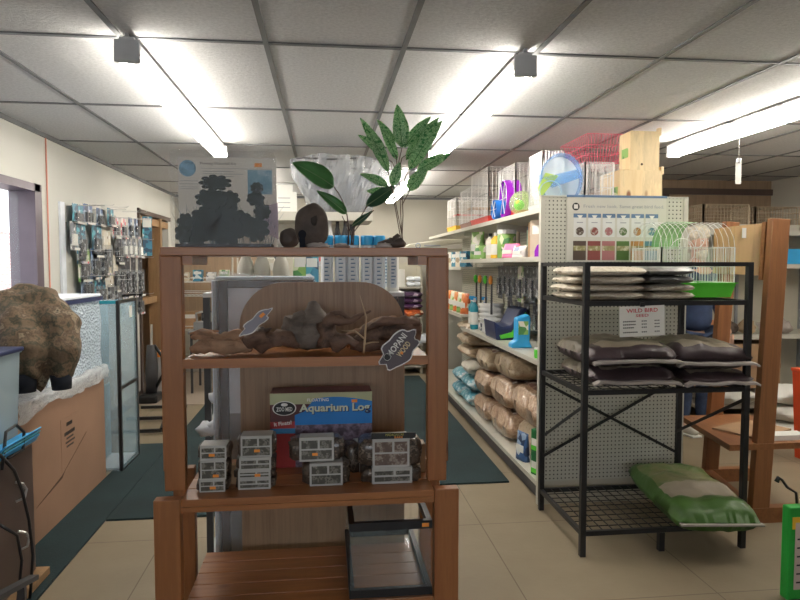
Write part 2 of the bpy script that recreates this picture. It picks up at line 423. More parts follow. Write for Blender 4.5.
for xx in (-1.9, .12, 2.14): g.box(xx, YF-.08, 1.1, xx+.06, YF-.02, 2.35)
g.box(-1.9, YF-.08, 1.1, 2.2, YF-.02, 1.16); g.box(-1.9, YF-.08, 2.29, 2.2, YF-.02, 2.35)
struct('added_window', g, M['darktrim'])  # added window, unseen behind the camera, lets in fill light
# far room partition on the right, brown panelled, with a dark frame line
g = MB(); g.box(3.55, 7.0, 0, XR, 7.1, ZC); g.box(3.55, 7.1, 0, 3.65, YB, ZC)
struct('wall_partition', g, M['panelling'])
g = MB(); g.box(3.86, 6.97, 2.33, XR, 7.0, 2.4); g.box(3.86, 6.97, 0, 3.92, 7.0, 2.33)
struct('trim_2', g, M['darktrim'])
# side room seen through the doorway
g = MB(); g.box(-3.0, 7.1, 0, -2.9, 9.5, ZC); g.box(-2.9, 7.1, 0, XL-.14, 7.2, ZC); g.box(-2.9, YB, 0, XL-.14, 9.5, ZC)
struct('wall_side_room', g, M['panelling'])
# window
wn = thing('window_1', None, None, (0,0,0)); wn['kind'] = 'structure'
g = MB(); d0, d1 = XL-.15, XL+.03; t = .09
g.box(d0, WY0, WZ0, d1, WY1, WZ0+t); g.box(d0, WY0, WZ1-t*.6, d1, WY1, WZ1); g.box(d0, WY0, WZ0, d1, WY0+t, WZ1); g.box(d0, WY1-t, WZ0, d1, WY1+.02, WZ1)
g.box(d0+.02, 3.95, WZ0, d1-.06, 4.0, WZ1)
g.build('window_frame', mat('dark purple brown frame', (.1,.075,.095), .4), wn)
MB().box(XL-.09, WY0+t, WZ0+t, XL-.084, WY1-t, WZ1-t*.6).build('window_pane', M['glass'], wn)
MB().box(XL-.02, WY0-.03, WZ0-.04, XL+.1, WY1+.05, WZ0).build('window_sill', M['white'], wn)
# doorway
dn = thing('door_1', None, None); dn['kind'] = 'structure'
g = MB(); g.box(XL-.02, DY0-.07, 0, XL+.02, DY0, DZ+.06); g.box(XL-.02, DY0-.07, DZ, XL+.02, DY1+.07, DZ+.05)
g.build('dark_casing', M['darktrim'], dn)
g = MB(); g.box(XL-.14, DY0, 0, XL-.02, DY0+.03, DZ); g.box(XL-.14, 8.42, 0, XL+.02, 8.5, DZ); g.box(XL-.14, DY0, DZ-.1, XL, DY1, DZ-.02); g.box(XL-.12, 7.6, 1.05, XL-.04, 8.42, 1.13)
g.build('wooden_frame', M['trimwood'], dn)
g = MB(); g.box(XL, DY1, 0, XL+.012, YB, .1); g.box(XL, WY1, 0, XL+.012, DY0-.08, .1)
struct('baseboard_left', g, M['darktrim'])
# green mats
tag(MB().box(-1.56, 1.9, 0, -1.305, 5.55, .012).build('floor_mat', M['matgreen']), 'narrow dark green floor mat along the large cardboard box', 'mat')
tag(MB().box(-1.30, 3.9, 0, -.45, 7.1, .012).build('floor_mat', M['matgreen']), 'wide dark green floor mat behind the left wooden post', 'mat')
tag(MB().box(.05, 4.28, 0, 1.27, 8.6, .012).build('floor_mat', M['matgreen']), 'dark green floor mat in the aisle beside the bedding shelves', 'mat')
# building across the street, seen through the window
b = thing('brick_building', 'pink brick building with white upper siding outside the window', 'building', (-7,6,0))
MB().box(-1, -5, -.12, 0, 14, 2.25).build('brick_wall', M['brick'], b)
MB().box(-.98, -5, 2.25, .03, 14, 5.2).build('siding', mat('white siding', (.85,.85,.85), .7), b)
tag(MB().box(-30, -20, -.6, -2.3, 30, -.12).build('pavement', mat('pale pavement', (.5,.5,.5), .9)), 'pale paved ground outside the window', 'ground')

# ================================================================ LIGHTS OF THE ROOM, SEEN AND ADDED
m_tube = mat('lit fluorescent tube', (1,.94,.84), emis=TUBE)
M['cap'] = mat('pale grey end cap', (.5,.51,.52), .5)
def fixture(x, y0, label, hang=True):
    t = thing('fluorescent_light', label, 'ceiling light', (x, y0, ZC-.0), 0, 'fluorescent strip lights under the tiles')
    L = 2.44
    g = MB(); g.box(-.03, 0, -.085, .03, L, -.025); g.box(-.026, 0, -.1, .026, L, -.085)
    g.build('housing', M['greylt'], t)
    for e in (-.004, L-.022):
        g = MB(); g.box(-.052, e, -.13, .052, e+.026, -.035); g.build('end_cap', M['cap'], t, bevel=.004)
    for sx in (-.043, .043):
        for k in (0, 1):
            g = MB(); g.lathe([(.013, .03+k*1.2), (.013, .03+k*1.2+1.18)], 10, (sx, 0, -.105), axis='y')
            g.build('tube', m_tube, t, smooth=True)
    for yy in (.01, 1.22, 2.4): MB().box(-.008, yy, -.03, .008, yy+.02, -.0065).build('hanger', M['grey'], t)
    return t
f1 = fixture(-.82, 2.85, 'left fluorescent strip light hanging above the boxed aquarium plants')
f2 = fixture(.905, 2.85, 'middle fluorescent strip light hanging above the speckled plant')
fixture(4.6, 2.42, 'added unseen fluorescent strip light past the right edge, brightening the room')  # added out of view to brighten the right side
f3 = fixture(2.75, 2.42, 'right fluorescent strip light above the stacked pine nest boxes')
fixture(.905, 6.5, 'far fluorescent strip light further down the aisle, glimpsed between the speckled leaves')
fixture(-.82, 6.5, 'added unseen far left fluorescent strip light over the back left corner of the shop')  # added behind the boxed plants to brighten the background
# ================================================================ WOODEN DISPLAY SHELF (front)
s = thing('display_shelf', 'reddish brown wooden two tier display shelf in the foreground', 'shelf', (0,0,0))
for x0 in (-.515, .338):
    MB().box(x0, 1.95, 0, x0+.078, 1.99, .815).build('leg', M['cedar'], s, bevel=.003)
for x0, x1 in ((-.54, -.467), (.345, .42)):
    MB().box(x0, 2.31, 0, x1, 2.35, .80).build('leg', M['cedar'], s, bevel=.003)
for x0 in (-.5, .328):
    MB().box(x0, 2.03, .815, x0+.063, 2.068, 1.547).build('upright', M['cedar'], s, bevel=.003)
for x0, x1 in ((-.565, -.503), (.385, .445)):
    MB().box(x0, 2.28, .80, x1, 2.318, 1.56).build('upright', M['cedar'], s, bevel=.003)
def boards(name, x0, x1, y0, y1, z, n, th=.018, par=s):
    g = MB(); wd = (y1-y0)/n
    for k in range(n): g.box(x0, y0+k*wd+.0015, z-th, x1, y0+(k+1)*wd-.0015, z)
    return g.build(name, M['cedarh'], par, bevel=.002)
boards('lower_shelf', -.437, .337, 1.955, 2.36, .468, 5)
boards('table_top', -.437, .338, 1.955, 2.36, .812, 4, .022)
MB().box(-.437, 1.958, .772, .338, 1.975, .789).build('front_rail', M['cedarh'], s)
MB().box(-.437, 2.03, 1.208, .328, 2.32, 1.228).build('middle_shelf', M['cedarh'], s, bevel=.002)
MB().box(-.437, 2.024, 1.2, .328, 2.04, 1.229).build('shelf_edge', M['cedarh'], s)
MB().box(-.5, 2.03, 1.549, .392, 2.34, 1.575).build('top_shelf', M['cedarh'], s, bevel=.002)
for x0 in (-.437, .298): MB().box(x0, 2.045, 1.52, x0+.03, 2.3, 1.548).build('cleat', M['cedarh'], s)

# ---- boxed aquarium plant kit on top
TZ = 1.5752
k = thing('boxed_aquarium_plants', 'clear boxed kit of dark aquarium plants on the left end of the wooden shelf top', 'boxed kit', (-.318, 2.13, TZ))
W, Hh = .318, .3
card = translucent(mat('kit backing card', (.72,.7,.66), .5, var=.04), .5)
MB().box(-W/2, .06, 0, W/2, .065, Hh).build('backing_card', card, k)
g = MB(); g.box(-.10, .055, .06, .10, .0595, .0601)
text('heading', 'Flowing Waterfall Kit', M['ink'], k, (-.03, .0585, Hh-.022), width=.115, maxh=.011)
g = MB(); g.lathe([(.027, .058), (.027, .0585)], 24, (-.128, 0, Hh-.038), axis='y')
g.build('round_emblem', mat('pale blue emblem', (.2,.38,.52), .4, var=.4, vs=60), k)
g = MB()
g.box(-.085, .0585, Hh-.0375, .145, .0595, Hh-.0365)
for zz in (.046, .054, .062): g.box(-.08, .0585, Hh-zz-.0015, .02+.03*(zz == .054), .0595, Hh-zz)
for zz in (.078, .088, .098, .104): g.box(-.153, .0585, Hh-zz-.0012, -.095, .0595, Hh-zz)
g.build('small_print', M['greyink'], k)
MB().box(.065, .0575, Hh-.12, .145, .0595, Hh-.04).build('blue_photo', blotch('blue water photo', [(0,(.1,.25,.36)),(.5,(.18,.36,.46)),(.62,(.35,.5,.58))], 22, .4, 0, False, 'noise'), k)
MB().box(.088, .056, Hh-.03, .112, .0575, Hh-.018).build('price_sticker', M['orange'], k)
g = MB(); g.prism([(.105,.06),(.165,.03),(.165,.15),(.13,.14),(.118,.1)], .03, .034); g.build('pink_paper', mat('lilac pink paper', (.5,.4,.46), .6), k)
# plant silhouettes: lobed dark plastic leaves, several layers
pm = mat('very dark plastic plant', (.01,.022,.018), .5, var=.5, vs=50)
def lobed(cx, cz, r, n, seed, y, asp=1):
    rr = random.Random(seed); pts = []
    for i in range(n*6):
        t = 2*PI*i/(n*6); q = r*(.8+.3*abs(math.sin(t*n/2+seed))**.6+rr.uniform(-.02,.02))
        pts.append((cx+q*math.cos(t)*asp, cz+q*math.sin(t)))
    return pts
specs = [(-.025,.205,.027,9,2.0),(-.04,.155,.036,9,1.5),(.015,.155,.03,8,1.2),(-.06,.09,.045,9,1.2),(.0,.10,.05,9,1.1),(.045,.08,.045,8,1),(.10,.195,.02,8,1.1),(.095,.16,.026,8,1.2),(.115,.12,.03,8,1),(.1,.06,.045,8,1),(-.12,.08,.032,7,.9),(-.13,.045,.035,7,.8),(.0,.04,.05,8,1.3),(-.09,.045,.045,8,1)]
for i, (a, b_, r_, n_, asp) in enumerate(specs):
    g = MB(); y0 = -.03+.006*(i % 9)
    g.prism(lobed(a, max(b_, r_*1.05), r_*.88, n_, i, y0, asp), y0, y0+.004); g.build('plastic_leaf', pm, k)
g = MB()
for i in range(60):
    a = rnd.uniform(-.15,.15); h = rnd.uniform(.08,.175)
    g.tube([(a,.04,.005),(a+rnd.uniform(-.02,.02),.03,h*.6),(a+rnd.uniform(-.05,.05),.045,h)], [.0012,.0012,.0004], 4)
g.build('grass_blades', mat('blue grey plastic grass', (.1,.17,.2), .4), k)
g = MB(); g.box(-.148,-.05,.0,.148,.055,.012); g.build('tray', M['blackpl'], k)
g = MB()
g.box(-W/2-.002,-.062,0,W/2+.002,.068,Hh+.004)
g.build('plastic_cover', clear('glossy clear blister', (.8,.85,.9), .09, .05, .8, 16), k, bevel=.012)

# ---- brown stone cave hides
def slab(name, label, cat, loc, rx, ry, rz, hole=True, rzr=0):
    t = thing(name, label, cat, loc, rzr)
    g = MB(); n, m = 24, 14; vs = []
    prof = []
    g.ball((0,0,rz), (rx,ry,rz), 28, 16, 0, .12, 5, 3)
    g.v = [(x, y, max(z, 0)) for x, y, z in g.v]
    g.build('stone_body', M['rock'], t, smooth=True)
    if hole:
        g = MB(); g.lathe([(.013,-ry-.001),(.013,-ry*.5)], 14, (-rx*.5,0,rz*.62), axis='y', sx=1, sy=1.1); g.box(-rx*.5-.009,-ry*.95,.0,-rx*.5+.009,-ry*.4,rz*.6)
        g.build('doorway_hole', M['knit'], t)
        g = MB(); g.ball((rx*.18,-ry*.93,rz*1.22), (.012,.004,.015), 10, 6, nz=.5); g.build('carved_mark', mat('dark stone', (.045,.035,.03), .8), t, smooth=True)
    return t
slab('cave_ornament', 'upright brown stone cave ornament with small arched hole', 'cave ornament', (-.043,2.13,TZ-.003), .058, .035, .075)
slab('stone_ornament', 'small brown stone lump between the boxed plants and cave ornament', 'ornament', (-.118,2.17,TZ), .034, .03, .034, False)

# ---- artificial plants
def leaf(g, base, tip, wd, nrm=(0,-1,.25), sag=.12, fold=.25, n=9, mi=0, wave=0):
    base = Vector(base); tip = Vector(tip); d = tip-base; L = d.length; dn = d/L
    nv = Vector(nrm); nv = (nv-dn*nv.dot(dn)).normalized(); sv = dn.cross(nv)
    vs = []; th = .0006
    for side in (0, 1):
        for i in range(n+1):
            u = i/n; hw = wd/2*(math.sin(PI*min(1, u**.75*.98+.01))**.8 if 0 < u < 1 else .02)
            c = base+d*u+nv*(-sag*L*(u*u)+sag*L*.3*math.sin(PI*u))
            for j in (-1, -.5, 0, .5, 1):
                k2 = fold*hw*abs(j)+wave*hw*math.sin(u*14+j)*abs(j)
                vs.append(c+sv*hw*j+nv*(k2-th*side*1.5))
    fs = []; P = 5*(n+1)
    for i in range(n):
        for j in range(4):
            a = i*5+j; fs.append((a,a+1,a+6,a+5)); fs.append((P+a,P+a+5,P+a+6,P+a+1))
    for i in range(n):
        fs.append((i*5,i*5+5,P+i*5+5,P+i*5)); fs.append((i*5+4,P+i*5+4,P+i*5+9,i*5+9))
    g.add(vs, fs, mi)
    return [base+d*(i/n)+nv*(-sag*L*((i/n)**2)+sag*L*.3*math.sin(PI*i/n)+.0012) for i in range(n+1)]
def rel(o, px, py, y): return at(px, py, y)-Vector(o.location)
p = thing('artificial_plant', 'artificial plant with broad plain green leaves on curved stems', 'artificial plant', (.055,2.15,TZ))
Yp = 2.15
for bx, by, tx, ty, wd, mk, nr, dy, dy2 in ((334,187,294,161,.06,'leaf',(-.1,-1,.5),.02,-.03),(347,214,318,190,.03,'leaf',(.2,-1,.2),0,-.03),(366,206,397,185,.036,'leafdk',(.3,-1,.1),-.03,.02),(352,226,373,211,.016,'leafdk',(.3,-1,.1),.0,-.02)):
    g = MB(); sp = leaf(g, rel(p,bx,by,Yp+dy), rel(p,tx,ty,Yp+dy2), wd*1.3, nr, .1, .3, 11)
    lf = g.build('leaf', M[mk], p, smooth=True)
    g = MB(); g.tube(sp[:-1], [.0016-.0001*i for i in range(len(sp)-1)], 5); g.build('midrib', mat('pale leaf rib', (.2,.3,.14), .5), lf, smooth=True)
def stem(t, pts, r, y=Yp, m='stem', name='stem'):
    g = MB(); q = [rel(t, a, b_, y+(c[0] if c else 0)) for a, b_, *c in pts]
    g.tube(q, [r*(1-.4*i/len(q)) for i in range(len(q))], 6); return g.build(name, M[m], t, smooth=True)
stem(p, [(348,245),(349,230),(347,215),(343,202),(339,194),(334,187,.02)], .0024)
stem(p, [(349,244),(348,228),(347,214)], .002)
stem(p, [(351,245),(353,230),(360,218),(367,206,-.03)], .0026)
stem(p, [(352,245),(351,232),(345,222),(342,216)], .0022)
stem(p, [(353,245),(354,232),(360,224),(374,210,-.02)], .0022)
g = MB(); g.ball((0,0,.008), (.03,.02,.009), 12, 6, nz=.6, nf=8); g.v = [(a,b_,max(c,0)) for a,b_,c in g.v]
g.build('stone_base', M['rock2'], p, smooth=True)
p = thing('artificial_plant', 'tall artificial plant with pale speckled green leaves', 'artificial plant', (.233,2.14,TZ)); Yp = 2.14
for bx, by, tx, ty, wd, dy, dy2, nx in ((402,148,398,104,.050,0,-.02,.1),(388,172,363,117,.046,.02,-.04,.4),(386,158,360,134,.036,.03,-.03,.4),(404,148,431,114,.034,.02,.05,-.2),(409,170,441,119,.046,-.01,-.05,-.3),(406,160,439,115,.04,.02,.04,-.2),(417,171,450,153,.038,-.01,-.05,-.1),(408,190,427,168,.042,-.02,-.06,-.1),(392,186,400,162,.034,-.02,-.03,.2),(388,186,361,173,.03,-.01,-.06,.1),(397,160,380,122,.03,.03,.04,.1),(391,194,366,190,.03,.02,.05,.1),(395,145,377,118,.026,.04,.06,0)):
    g = MB(); sp = leaf(g, rel(p,bx,by,Yp+dy), rel(p,tx,ty,Yp+dy2), wd*1.12, (nx,-1,.3), .08, .22, 11, 0, .06)
    lf = g.build('leaf', M['speck'], p, smooth=True)
    g = MB(); g.tube(sp[:-1], [.0013-.0001*i for i in range(len(sp)-1)], 5); g.build('midrib', M['leaf'], lf, smooth=True)
for pts in ([(402,240),(401,220),(400,195),(398,165),(402,148)], [(403,240),(398,215),(394,195),(390,180),(388,172,.02)], [(402,240),(403,215),(402,190),(406,175),(410,168,-.01)], [(401,240),(396,212),(392,190),(390,184)], [(402,205),(410,190),(417,171)], [(400,180),(392,162),(386,158,.03)], [(399,170),(402,158),(406,155,.02)], [(401,200),(405,193),(408,190,-.02)], [(397,165),(396,155),(397,158,.03)]):
    stem(p, pts, .0017)
g = MB()
g.tube([(-.055,0,.012),(-.03,.005,.018),(0,0,.016),(.02,-.005,.02),(.035,0,.012)], [.008,.013,.016,.017,.009], 10, nz=.4, nf=30)
g.tube([(0,0,.018),(.004,0,.035),(.014,0,.046)], [.014,.011,.007], 9, nz=.5, nf=30); g.tube([(-.015,0,.015),(-.012,0,.036)], [.01,.006], 8)
g.build('driftwood_base', M['rock'], p, smooth=True)
for lx, wx, lab in ((-.022,.035,'flat pale stone left of the blue capped bottles, on the shelf top'), (.19,.026,'flat pale stone at the foot of the speckled plant')):
    g = MB(); g.ball((0,0,.006), (wx,.025,.011), 14, 7, nz=.5, nf=7, seed=4); g.v = [(a,b_,max(c,0)) for a,b_,c in g.v]
    o = g.build('flat_stone', M['rock2'], smooth=True); o.location = (lx,2.09,TZ); tag(o, lab, 'stone')

# ---- driftwood on the middle shelf
MZ = 1.2285
def drift(label, loc, mk, branches, name='driftwood', seed=1, nz=.7, sub=None):
    t = thing(name, label, 'driftwood', loc)
    g = MB()
    for pts, rs in branches:
        P = []; RR = []
        for i in range(len(pts)-1):
            for q in range(4):
                u = q/4; P.append(Vector(pts[i]).lerp(Vector(pts[i+1]), u)); RR.append(rs[i]*(1-u)+rs[i+1]*u)
        P.append(Vector(pts[-1])); RR.append(rs[-1])
        P = [q+Vector((0, noise.noise(q*25+Vector((seed,0,0))), noise.noise(q*25+Vector((0,seed,0)))))*.006 for q in P]
        g.tube(P, RR, 12, nz=nz, nf=28, seed=seed)
    mz = min(v[2] for v in g.v); g.v = [(a,b_,c-mz) for a,b_,c in g.v]
    g.build('wood', M[mk], t, smooth=True); return t
d1 = drift('reddish driftwood with a grey hang tag at the left end of the middle shelf', (-.34,2.13,MZ), 'drift1', [
    ([(-.09,0,.05),(-.05,-.01,.055),(0,0,.045),(.06,.01,.055),(.08,.02,.06)], [.008,.02,.022,.018,.006]),
    ([(-.09,0,.015),(-.04,-.02,.03),(.02,-.02,.02),(.07,0,.02),(.1,.01,.015)], [.012,.024,.026,.02,.008]),
    ([(-.05,-.03,.04),(0,-.04,.038),(.05,-.035,.03)], [.006,.013,.005]),
    ([(-.1,.02,.06),(-.06,.02,.07),(-.01,.03,.07)], [.004,.008,.004])], seed=2)
d2 = drift('low dark driftwood chunk between the reddish driftwood and the grey stump', (-.19,2.14,MZ), 'drift2', [
    ([(-.09,0,.02),(-.04,-.01,.04),(0,0,.035),(.05,.0,.045),(.1,.01,.012)], [.01,.032,.034,.028,.007]),
    ([(-.02,-.02,.06),(.015,-.01,.078)], [.014,.004]), ([(.02,0,.05),(.06,.02,.03),(.1,.02,.02)], [.015,.012,.008])], seed=5)
d3 = drift('broad grey brown driftwood stump at the middle of the shelf', (-.055,2.19,MZ), 'drift3', [
    ([(-.05,0,.05),(-.03,0,.1),(-.04,0,.12)], [.045,.05,.014]), ([(.0,0,.03),(.02,0,.1),(.01,.01,.155)], [.05,.05,.012]),
    ([(-.08,0,.03),(0,-.02,.035),(.08,0,.025)], [.02,.045,.02])], seed=9, nz=.3)
d4 = drift('twisted dark driftwood branch reaching to the right over the stump', (.02,2.12,MZ), 'drift2', [
    ([(-.02,0,.02),(-.015,0,.07),(0,0,.115),(.01,0,.135)], [.024,.026,.02,.006]),
    ([(-.01,0,.11),(.04,-.01,.105),(.09,-.01,.12),(.13,0,.135)], [.018,.013,.009,.004]),
    ([(-.005,0,.13),(.03,0,.13),(.07,0,.112),(.1,0,.125)], [.009,.008,.007,.003]),
    ([(0,0,.03),(.05,-.01,.045),(.085,-.01,.025)], [.026,.02,.01])], seed=12)
d5 = drift('thin pale forked twig standing in front of the dark branch', (.125,2.09,MZ), 'twig', [
    ([(0,0,.0),(.005,0,.06),(.008,0,.12),(-.012,0,.19)], [.004,.0035,.003,.001]), ([(.004,0,.05),(-.03,0,.075),(-.075,0,.08)], [.003,.0025,.001]), ([(.003,0,.03),(.05,.0,.04)], [.003,.0015])], seed=15, nz=.15)
d6 = drift('long brown driftwood log with a die cut hang tag at the right end', (.215,2.16,MZ), 'drift2', [
    ([(-.12,0,.03),(-.06,0,.055),(0,0,.06),(.06,0,.065),(.112,0,.06)], [.012,.032,.042,.045,.03]),
    ([(-.08,-.02,.07),(-.02,-.03,.095),(.05,-.03,.1),(.1,-.02,.09)], [.008,.016,.016,.012]),
    ([(-.13,-.02,.02),(-.07,-.04,.02),(0,-.04,.025)], [.01,.02,.012])], seed=21)
drift('tan driftwood piece tucked behind the long log', (.13,2.24,MZ), 'drift1', [
    ([(-.06,0,.02),(0,0,.04),(.07,0,.085),(.12,0,.1)], [.02,.026,.022,.008])], seed=23)
# hang tags (die cut)
tagm = mat('dark plum tag', (.1,.08,.09), .5)
edge = mat('pale tag edge', (.75,.73,.7), .5)
def blob(cx, cz, rx, rz, n, amp, seed, rot=0):
    pts = []
    for i in range(40):
        t = 2*PI*i/40; q = 1+amp*math.sin(t*n+seed)+amp*.6*math.sin(t*(n+2)+seed*2)
        a, b_ = rx*q*math.cos(t), rz*q*math.sin(t)
        pts.append((cx+a*math.cos(rot)-b_*math.sin(rot), cz+a*math.sin(rot)+b_*math.cos(rot)))
    return pts
c = at(399,349,2.012); t = thing('hang_tag', 'dark die cut hang tag reading MOPANI WOOD on the long log', 'tag', c)
MB().prism(blob(0,0,.074,.047,7,.09,1,.85), -.004, -.002).build('tag_border', edge, t)
MB().prism(blob(0,0,.070,.043,7,.09,1,.85), -.006, -.0045).build('tag_face', tagm, t)
text('lettering', 'MOPANI', M['paper'], t, (-.008,-.0068,.014), width=.085, maxh=.021, rot=(PI/2,-R(52),0), bold=.001)
text('lettering', 'WOOD', mat('tan lettering', (.75,.6,.35), .5), t, (.014,-.0068,.0), width=.055, maxh=.019, rot=(PI/2,-R(52),0), bold=.001)
g = MB(); g.lathe([(.013,-.0068),(.013,-.0062)], 20, (-.038,0,-.024), axis='y'); em = g.build('round_emblem', M['ink'], t)
g = MB(); g.tube([(-.038+.011*math.cos(a/16*2*PI),-.0069,-.024+.011*math.sin(a/16*2*PI)) for a in range(16)], .0008, 4, loop=True); g.build('ring', M['paper'], em)
g = MB(); g.ball((.008,-.0068,-.012), (.005,.0008,.005), 8, 5); g.build('orange_spot', M['orange'], t)
c = at(256,322,2.07); t = thing('hang_tag', 'slanted grey hang tag with scalloped edge on the reddish driftwood', 'tag', c)
MB().prism(blob(0,0,.062,.019,6,.13,2,R(43)), -.004, -.002).build('tag_border', edge, t)
MB().prism(blob(0,0,.058,.0155,6,.13,2,R(43)), -.006, -.0045).build('tag_face', mat('slate grey tag', (.27,.26,.3), .5), t)
g = MB(); g.obox((.02,-.007,.022),(.018,.001,.01),(0,-R(43),0)); g.build('price_sticker', M['orange'], t)

# ---- packets of bark on the table top
BZ = .8125
def bark_pack(wd, dp, ht, lw, art_, sticker=True, header=False, lab='', loc=(0,0,0), rz=0, tilt=0, group=None, seed=0):
    t = thing('bark_packet', lab, 'bark packet', loc, 0, group, rot=(tilt,0,rz))
    g = MB(); n = 10
    g.ball((0,0,ht/2), (wd/2,dp/2,ht/2), 20, 10, nz=.3, nf=9, seed=seed)
    def sq(v, c, r):
        q = (v-c)/r; return c+r*max(-1, min(1, math.copysign(abs(q)**.35, q)))
    g.v = [(sq(a,0,wd/2), sq(b_,0,dp/2), max(0, sq(c_,ht/2,ht/2))) for a,b_,c_ in g.v]
    g.v = [(a*(1+.05*noise.noise(Vector((a,b_,c_))*40+Vector((seed,0,0)))), b_, c_) for a,b_,c_ in g.v]
    g.build('bark_bag', M['bark'], t, smooth=True)
    y = -dp/2*1.02-.003
    x0, x1, z0, z1 = -lw/2, lw/2, ht*.02, ht*1.0
    g = MB(); g.box(x0, y, z0, x1, y+.004, z1); g.box(x0, y, z1, x1, dp*.3, z1+.003); fr = g.build('label_card', M['labelgrey'], t)
    zm = z0+(z1-z0)*.52; bd = lw*.06; xm = x0+lw*.56
    for a, b_, c_, d_ in ((x0+bd,xm-bd/2,zm+bd*.4,z1-bd),(xm+bd/2,x1-bd,zm+bd*.4,z1-bd),(x0+bd,x1-bd,z0+bd,zm-bd*.4)):
        MB().box(a, y-.0012, c_, b_, y, d_).build('label_picture', M[art_], fr)
    if sticker:
        sx = x0+lw*(.45+.15*((seed*7) % 3)/2); sz = z0+(z1-z0)*(.25 if seed % 2 else .12)
        MB().box(sx-.009, y-.0025, sz, sx+.009, y-.0012, sz+.009).build('price_sticker', M['orange'], t, bevel=.002)
    if header:
        MB().box(x0-.004, y, z1+.003, x1+.02, y+.003, z1+.022).build('header_strip', M['ink'], t)
        text('heading', 'MADAGASCAR', mat('yellow green lettering', (.5,.45,.08), .5), t, (.012,y-.001,z1+.0165), width=.06, maxh=.008)
        text('heading', 'BARK', M['orange'], t, (.025,y-.001,z1+.0075), width=.028, maxh=.007)
    return t
def stackpos(px, py, y): return at(px, py, y)
gr = 'small packets of bark on the table top'
# stack 1 (left): 3 packets
x1 = -.353
bark_pack(.1,.085,.038,.078,'labelart',True,False,'small bark packet at the bottom of the leftmost three packet stack',(x1,2.06,BZ),0,0,gr,1)
bark_pack(.1,.085,.06,.078,'labelart',True,False,'small bark packet in the middle of the leftmost stack',(x1+.002,2.062,BZ+.0385),.03,0,gr,2)
bark_pack(.1,.08,.042,.08,'labelart',True,False,'small bark packet on top of the leftmost stack',(x1+.004,2.065,BZ+.1),-.02,0,gr,3)
x2 = -.225
bark_pack(.13,.085,.034,.1,'labelart',False,False,'bark packet at the bottom of the four packet stack beside the log box',(x2,2.07,BZ),0,0,gr,4)
bark_pack(.13,.085,.026,.1,'labelart',True,False,'thin bark packet second from the bottom of the four packet stack',(x2,2.07,BZ+.0345),0,0,gr,5)
bark_pack(.125,.085,.038,.098,'labelart',False,False,'bark packet second from the top of the four packet stack',(x2+.003,2.07,BZ+.061),0,0,gr,6)
bark_pack(.125,.08,.066,.096,'labelart',True,False,'bark packet on top of the four packet stack',(x2+.006,2.075,BZ+.1),0,0,gr,7)
bark_pack(.155,.095,.072,.105,'labelart',False,False,'lower dark bark packet in front of the blue log box',(.0,2.08,BZ),0,0,gr,8)
bark_pack(.18,.09,.075,.11,'labelart',True,False,'upper bark packet in front of the blue log box, tilted on the lower one',(-.03,2.09,BZ+.073),0,R(-4),gr,9)
bark_pack(.2,.1,.05,.13,'labelart',False,False,'wide bark packet under the one headed MADAGASCAR BARK',(.212,2.08,BZ),0,0,gr,10)
bark_pack(.21,.1,.092,.12,'labelbrown',False,True,'wide bark packet with a black heading strip reading MADAGASCAR BARK',(.209,2.085,BZ+.0515),0,0,gr,11)
bark_pack(.1,.08,.1,.02,'labelbrown',False,False,'dark bark packet between the log box and the wide bark packets',(.11,2.19,BZ),.3,0,gr,12)
# floating log box
t = thing('printed_carton', 'blue and red carton reading FLOATING Aquarium Log behind the bark packets', 'carton', (-.015,2.235,BZ))
W2, H2 = .355, .262; zb = H2
MB().box(-W2/2,0,0,W2/2,.115,H2).build('carton_body', mat('dark red brown carton side', (.1,.03,.03), .5), t, bevel=.002)
MB().box(-W2/2,-.0008,H2*.85,W2/2,-.0001,H2).build('pale_top_band', mat('pale green yellow print', (.5,.52,.3), .5), t)
g = MB(); pts = [(-W2/2+.085,H2*.52),(W2/2,H2*.52),(W2/2,H2*.87)]
for i in range(9): u = i/8; pts.append((W2/2-u*(W2-.085), H2*(.87+.07*math.sin(PI*u))-.055*H2*u*3*(u>.8)))
g.prism(pts, -.0016, -.0009); g.build('blue_panel', mat('bright blue print', (.02,.22,.62), .45), t)
MB().box(-W2/2,-.0014,0,-W2/2+.086,-.0009,H2*.62).build('red_panel', mat('red print', (.42,.04,.04), .5), t)
MB().box(-W2/2,-.002,H2*.46,-W2/2+.086,-.0015,H2*.53).build('blue_strip', mat('blue print', (.04,.24,.5), .5), t)
MB().box(-W2/2+.086,-.002,0,W2/2,-.0015,H2*.57).build('log_photo', blotch('purple brown log photo', [(0,(.03,.02,.03)),(.45,(.1,.07,.1)),(.58,(.27,.2,.28)),(.7,(.06,.04,.06))], 26, .5, 0, False, 'noise'), t)
g = MB(); g.lathe([(.041,-.003),(.041,-.002)], 28, (-.128,0,H2*.8), axis='y', sx=1, sy=.62); e = g.build('oval_border', M['paper'], t)
g = MB(); g.lathe([(.037,-.004),(.037,-.0031)], 28, (-.128,0,H2*.8), axis='y', sx=1, sy=.62); e2 = g.build('oval_emblem', M['ink'], t)
text('emblem_lettering', 'ZOO MED', M['paper'], t, (-.128,-.0048,H2*.79), width=.055, maxh=.015, bold=.001)
g = MB(); g.ball((-.128,-.0045,H2*.85),(.012,.001,.006),10,6); g.build('emblem_animal', M['paper'], t)
text('lettering', 'FLOATING', M['paper'], t, (-.012,-.003,H2*.905), width=.075, maxh=.011, bold=.001)
text('lettering', 'Aquarium Log', M['navy'], t, (.048,-.0022,H2*.775), width=.25, maxh=.036, bold=.0022)
text('lettering', 'Aquarium Log', mat('pale green lettering', (.66,.72,.55), .5), t, (.046,-.003,H2*.783), width=.246, maxh=.036, bold=.0016)
text('lettering', 'It Floats!', M['paper'], t, (-.134,-.003,H2*.6), width=.06, maxh=.014, rot=(PI/2,-R(6),0), bold=.001)
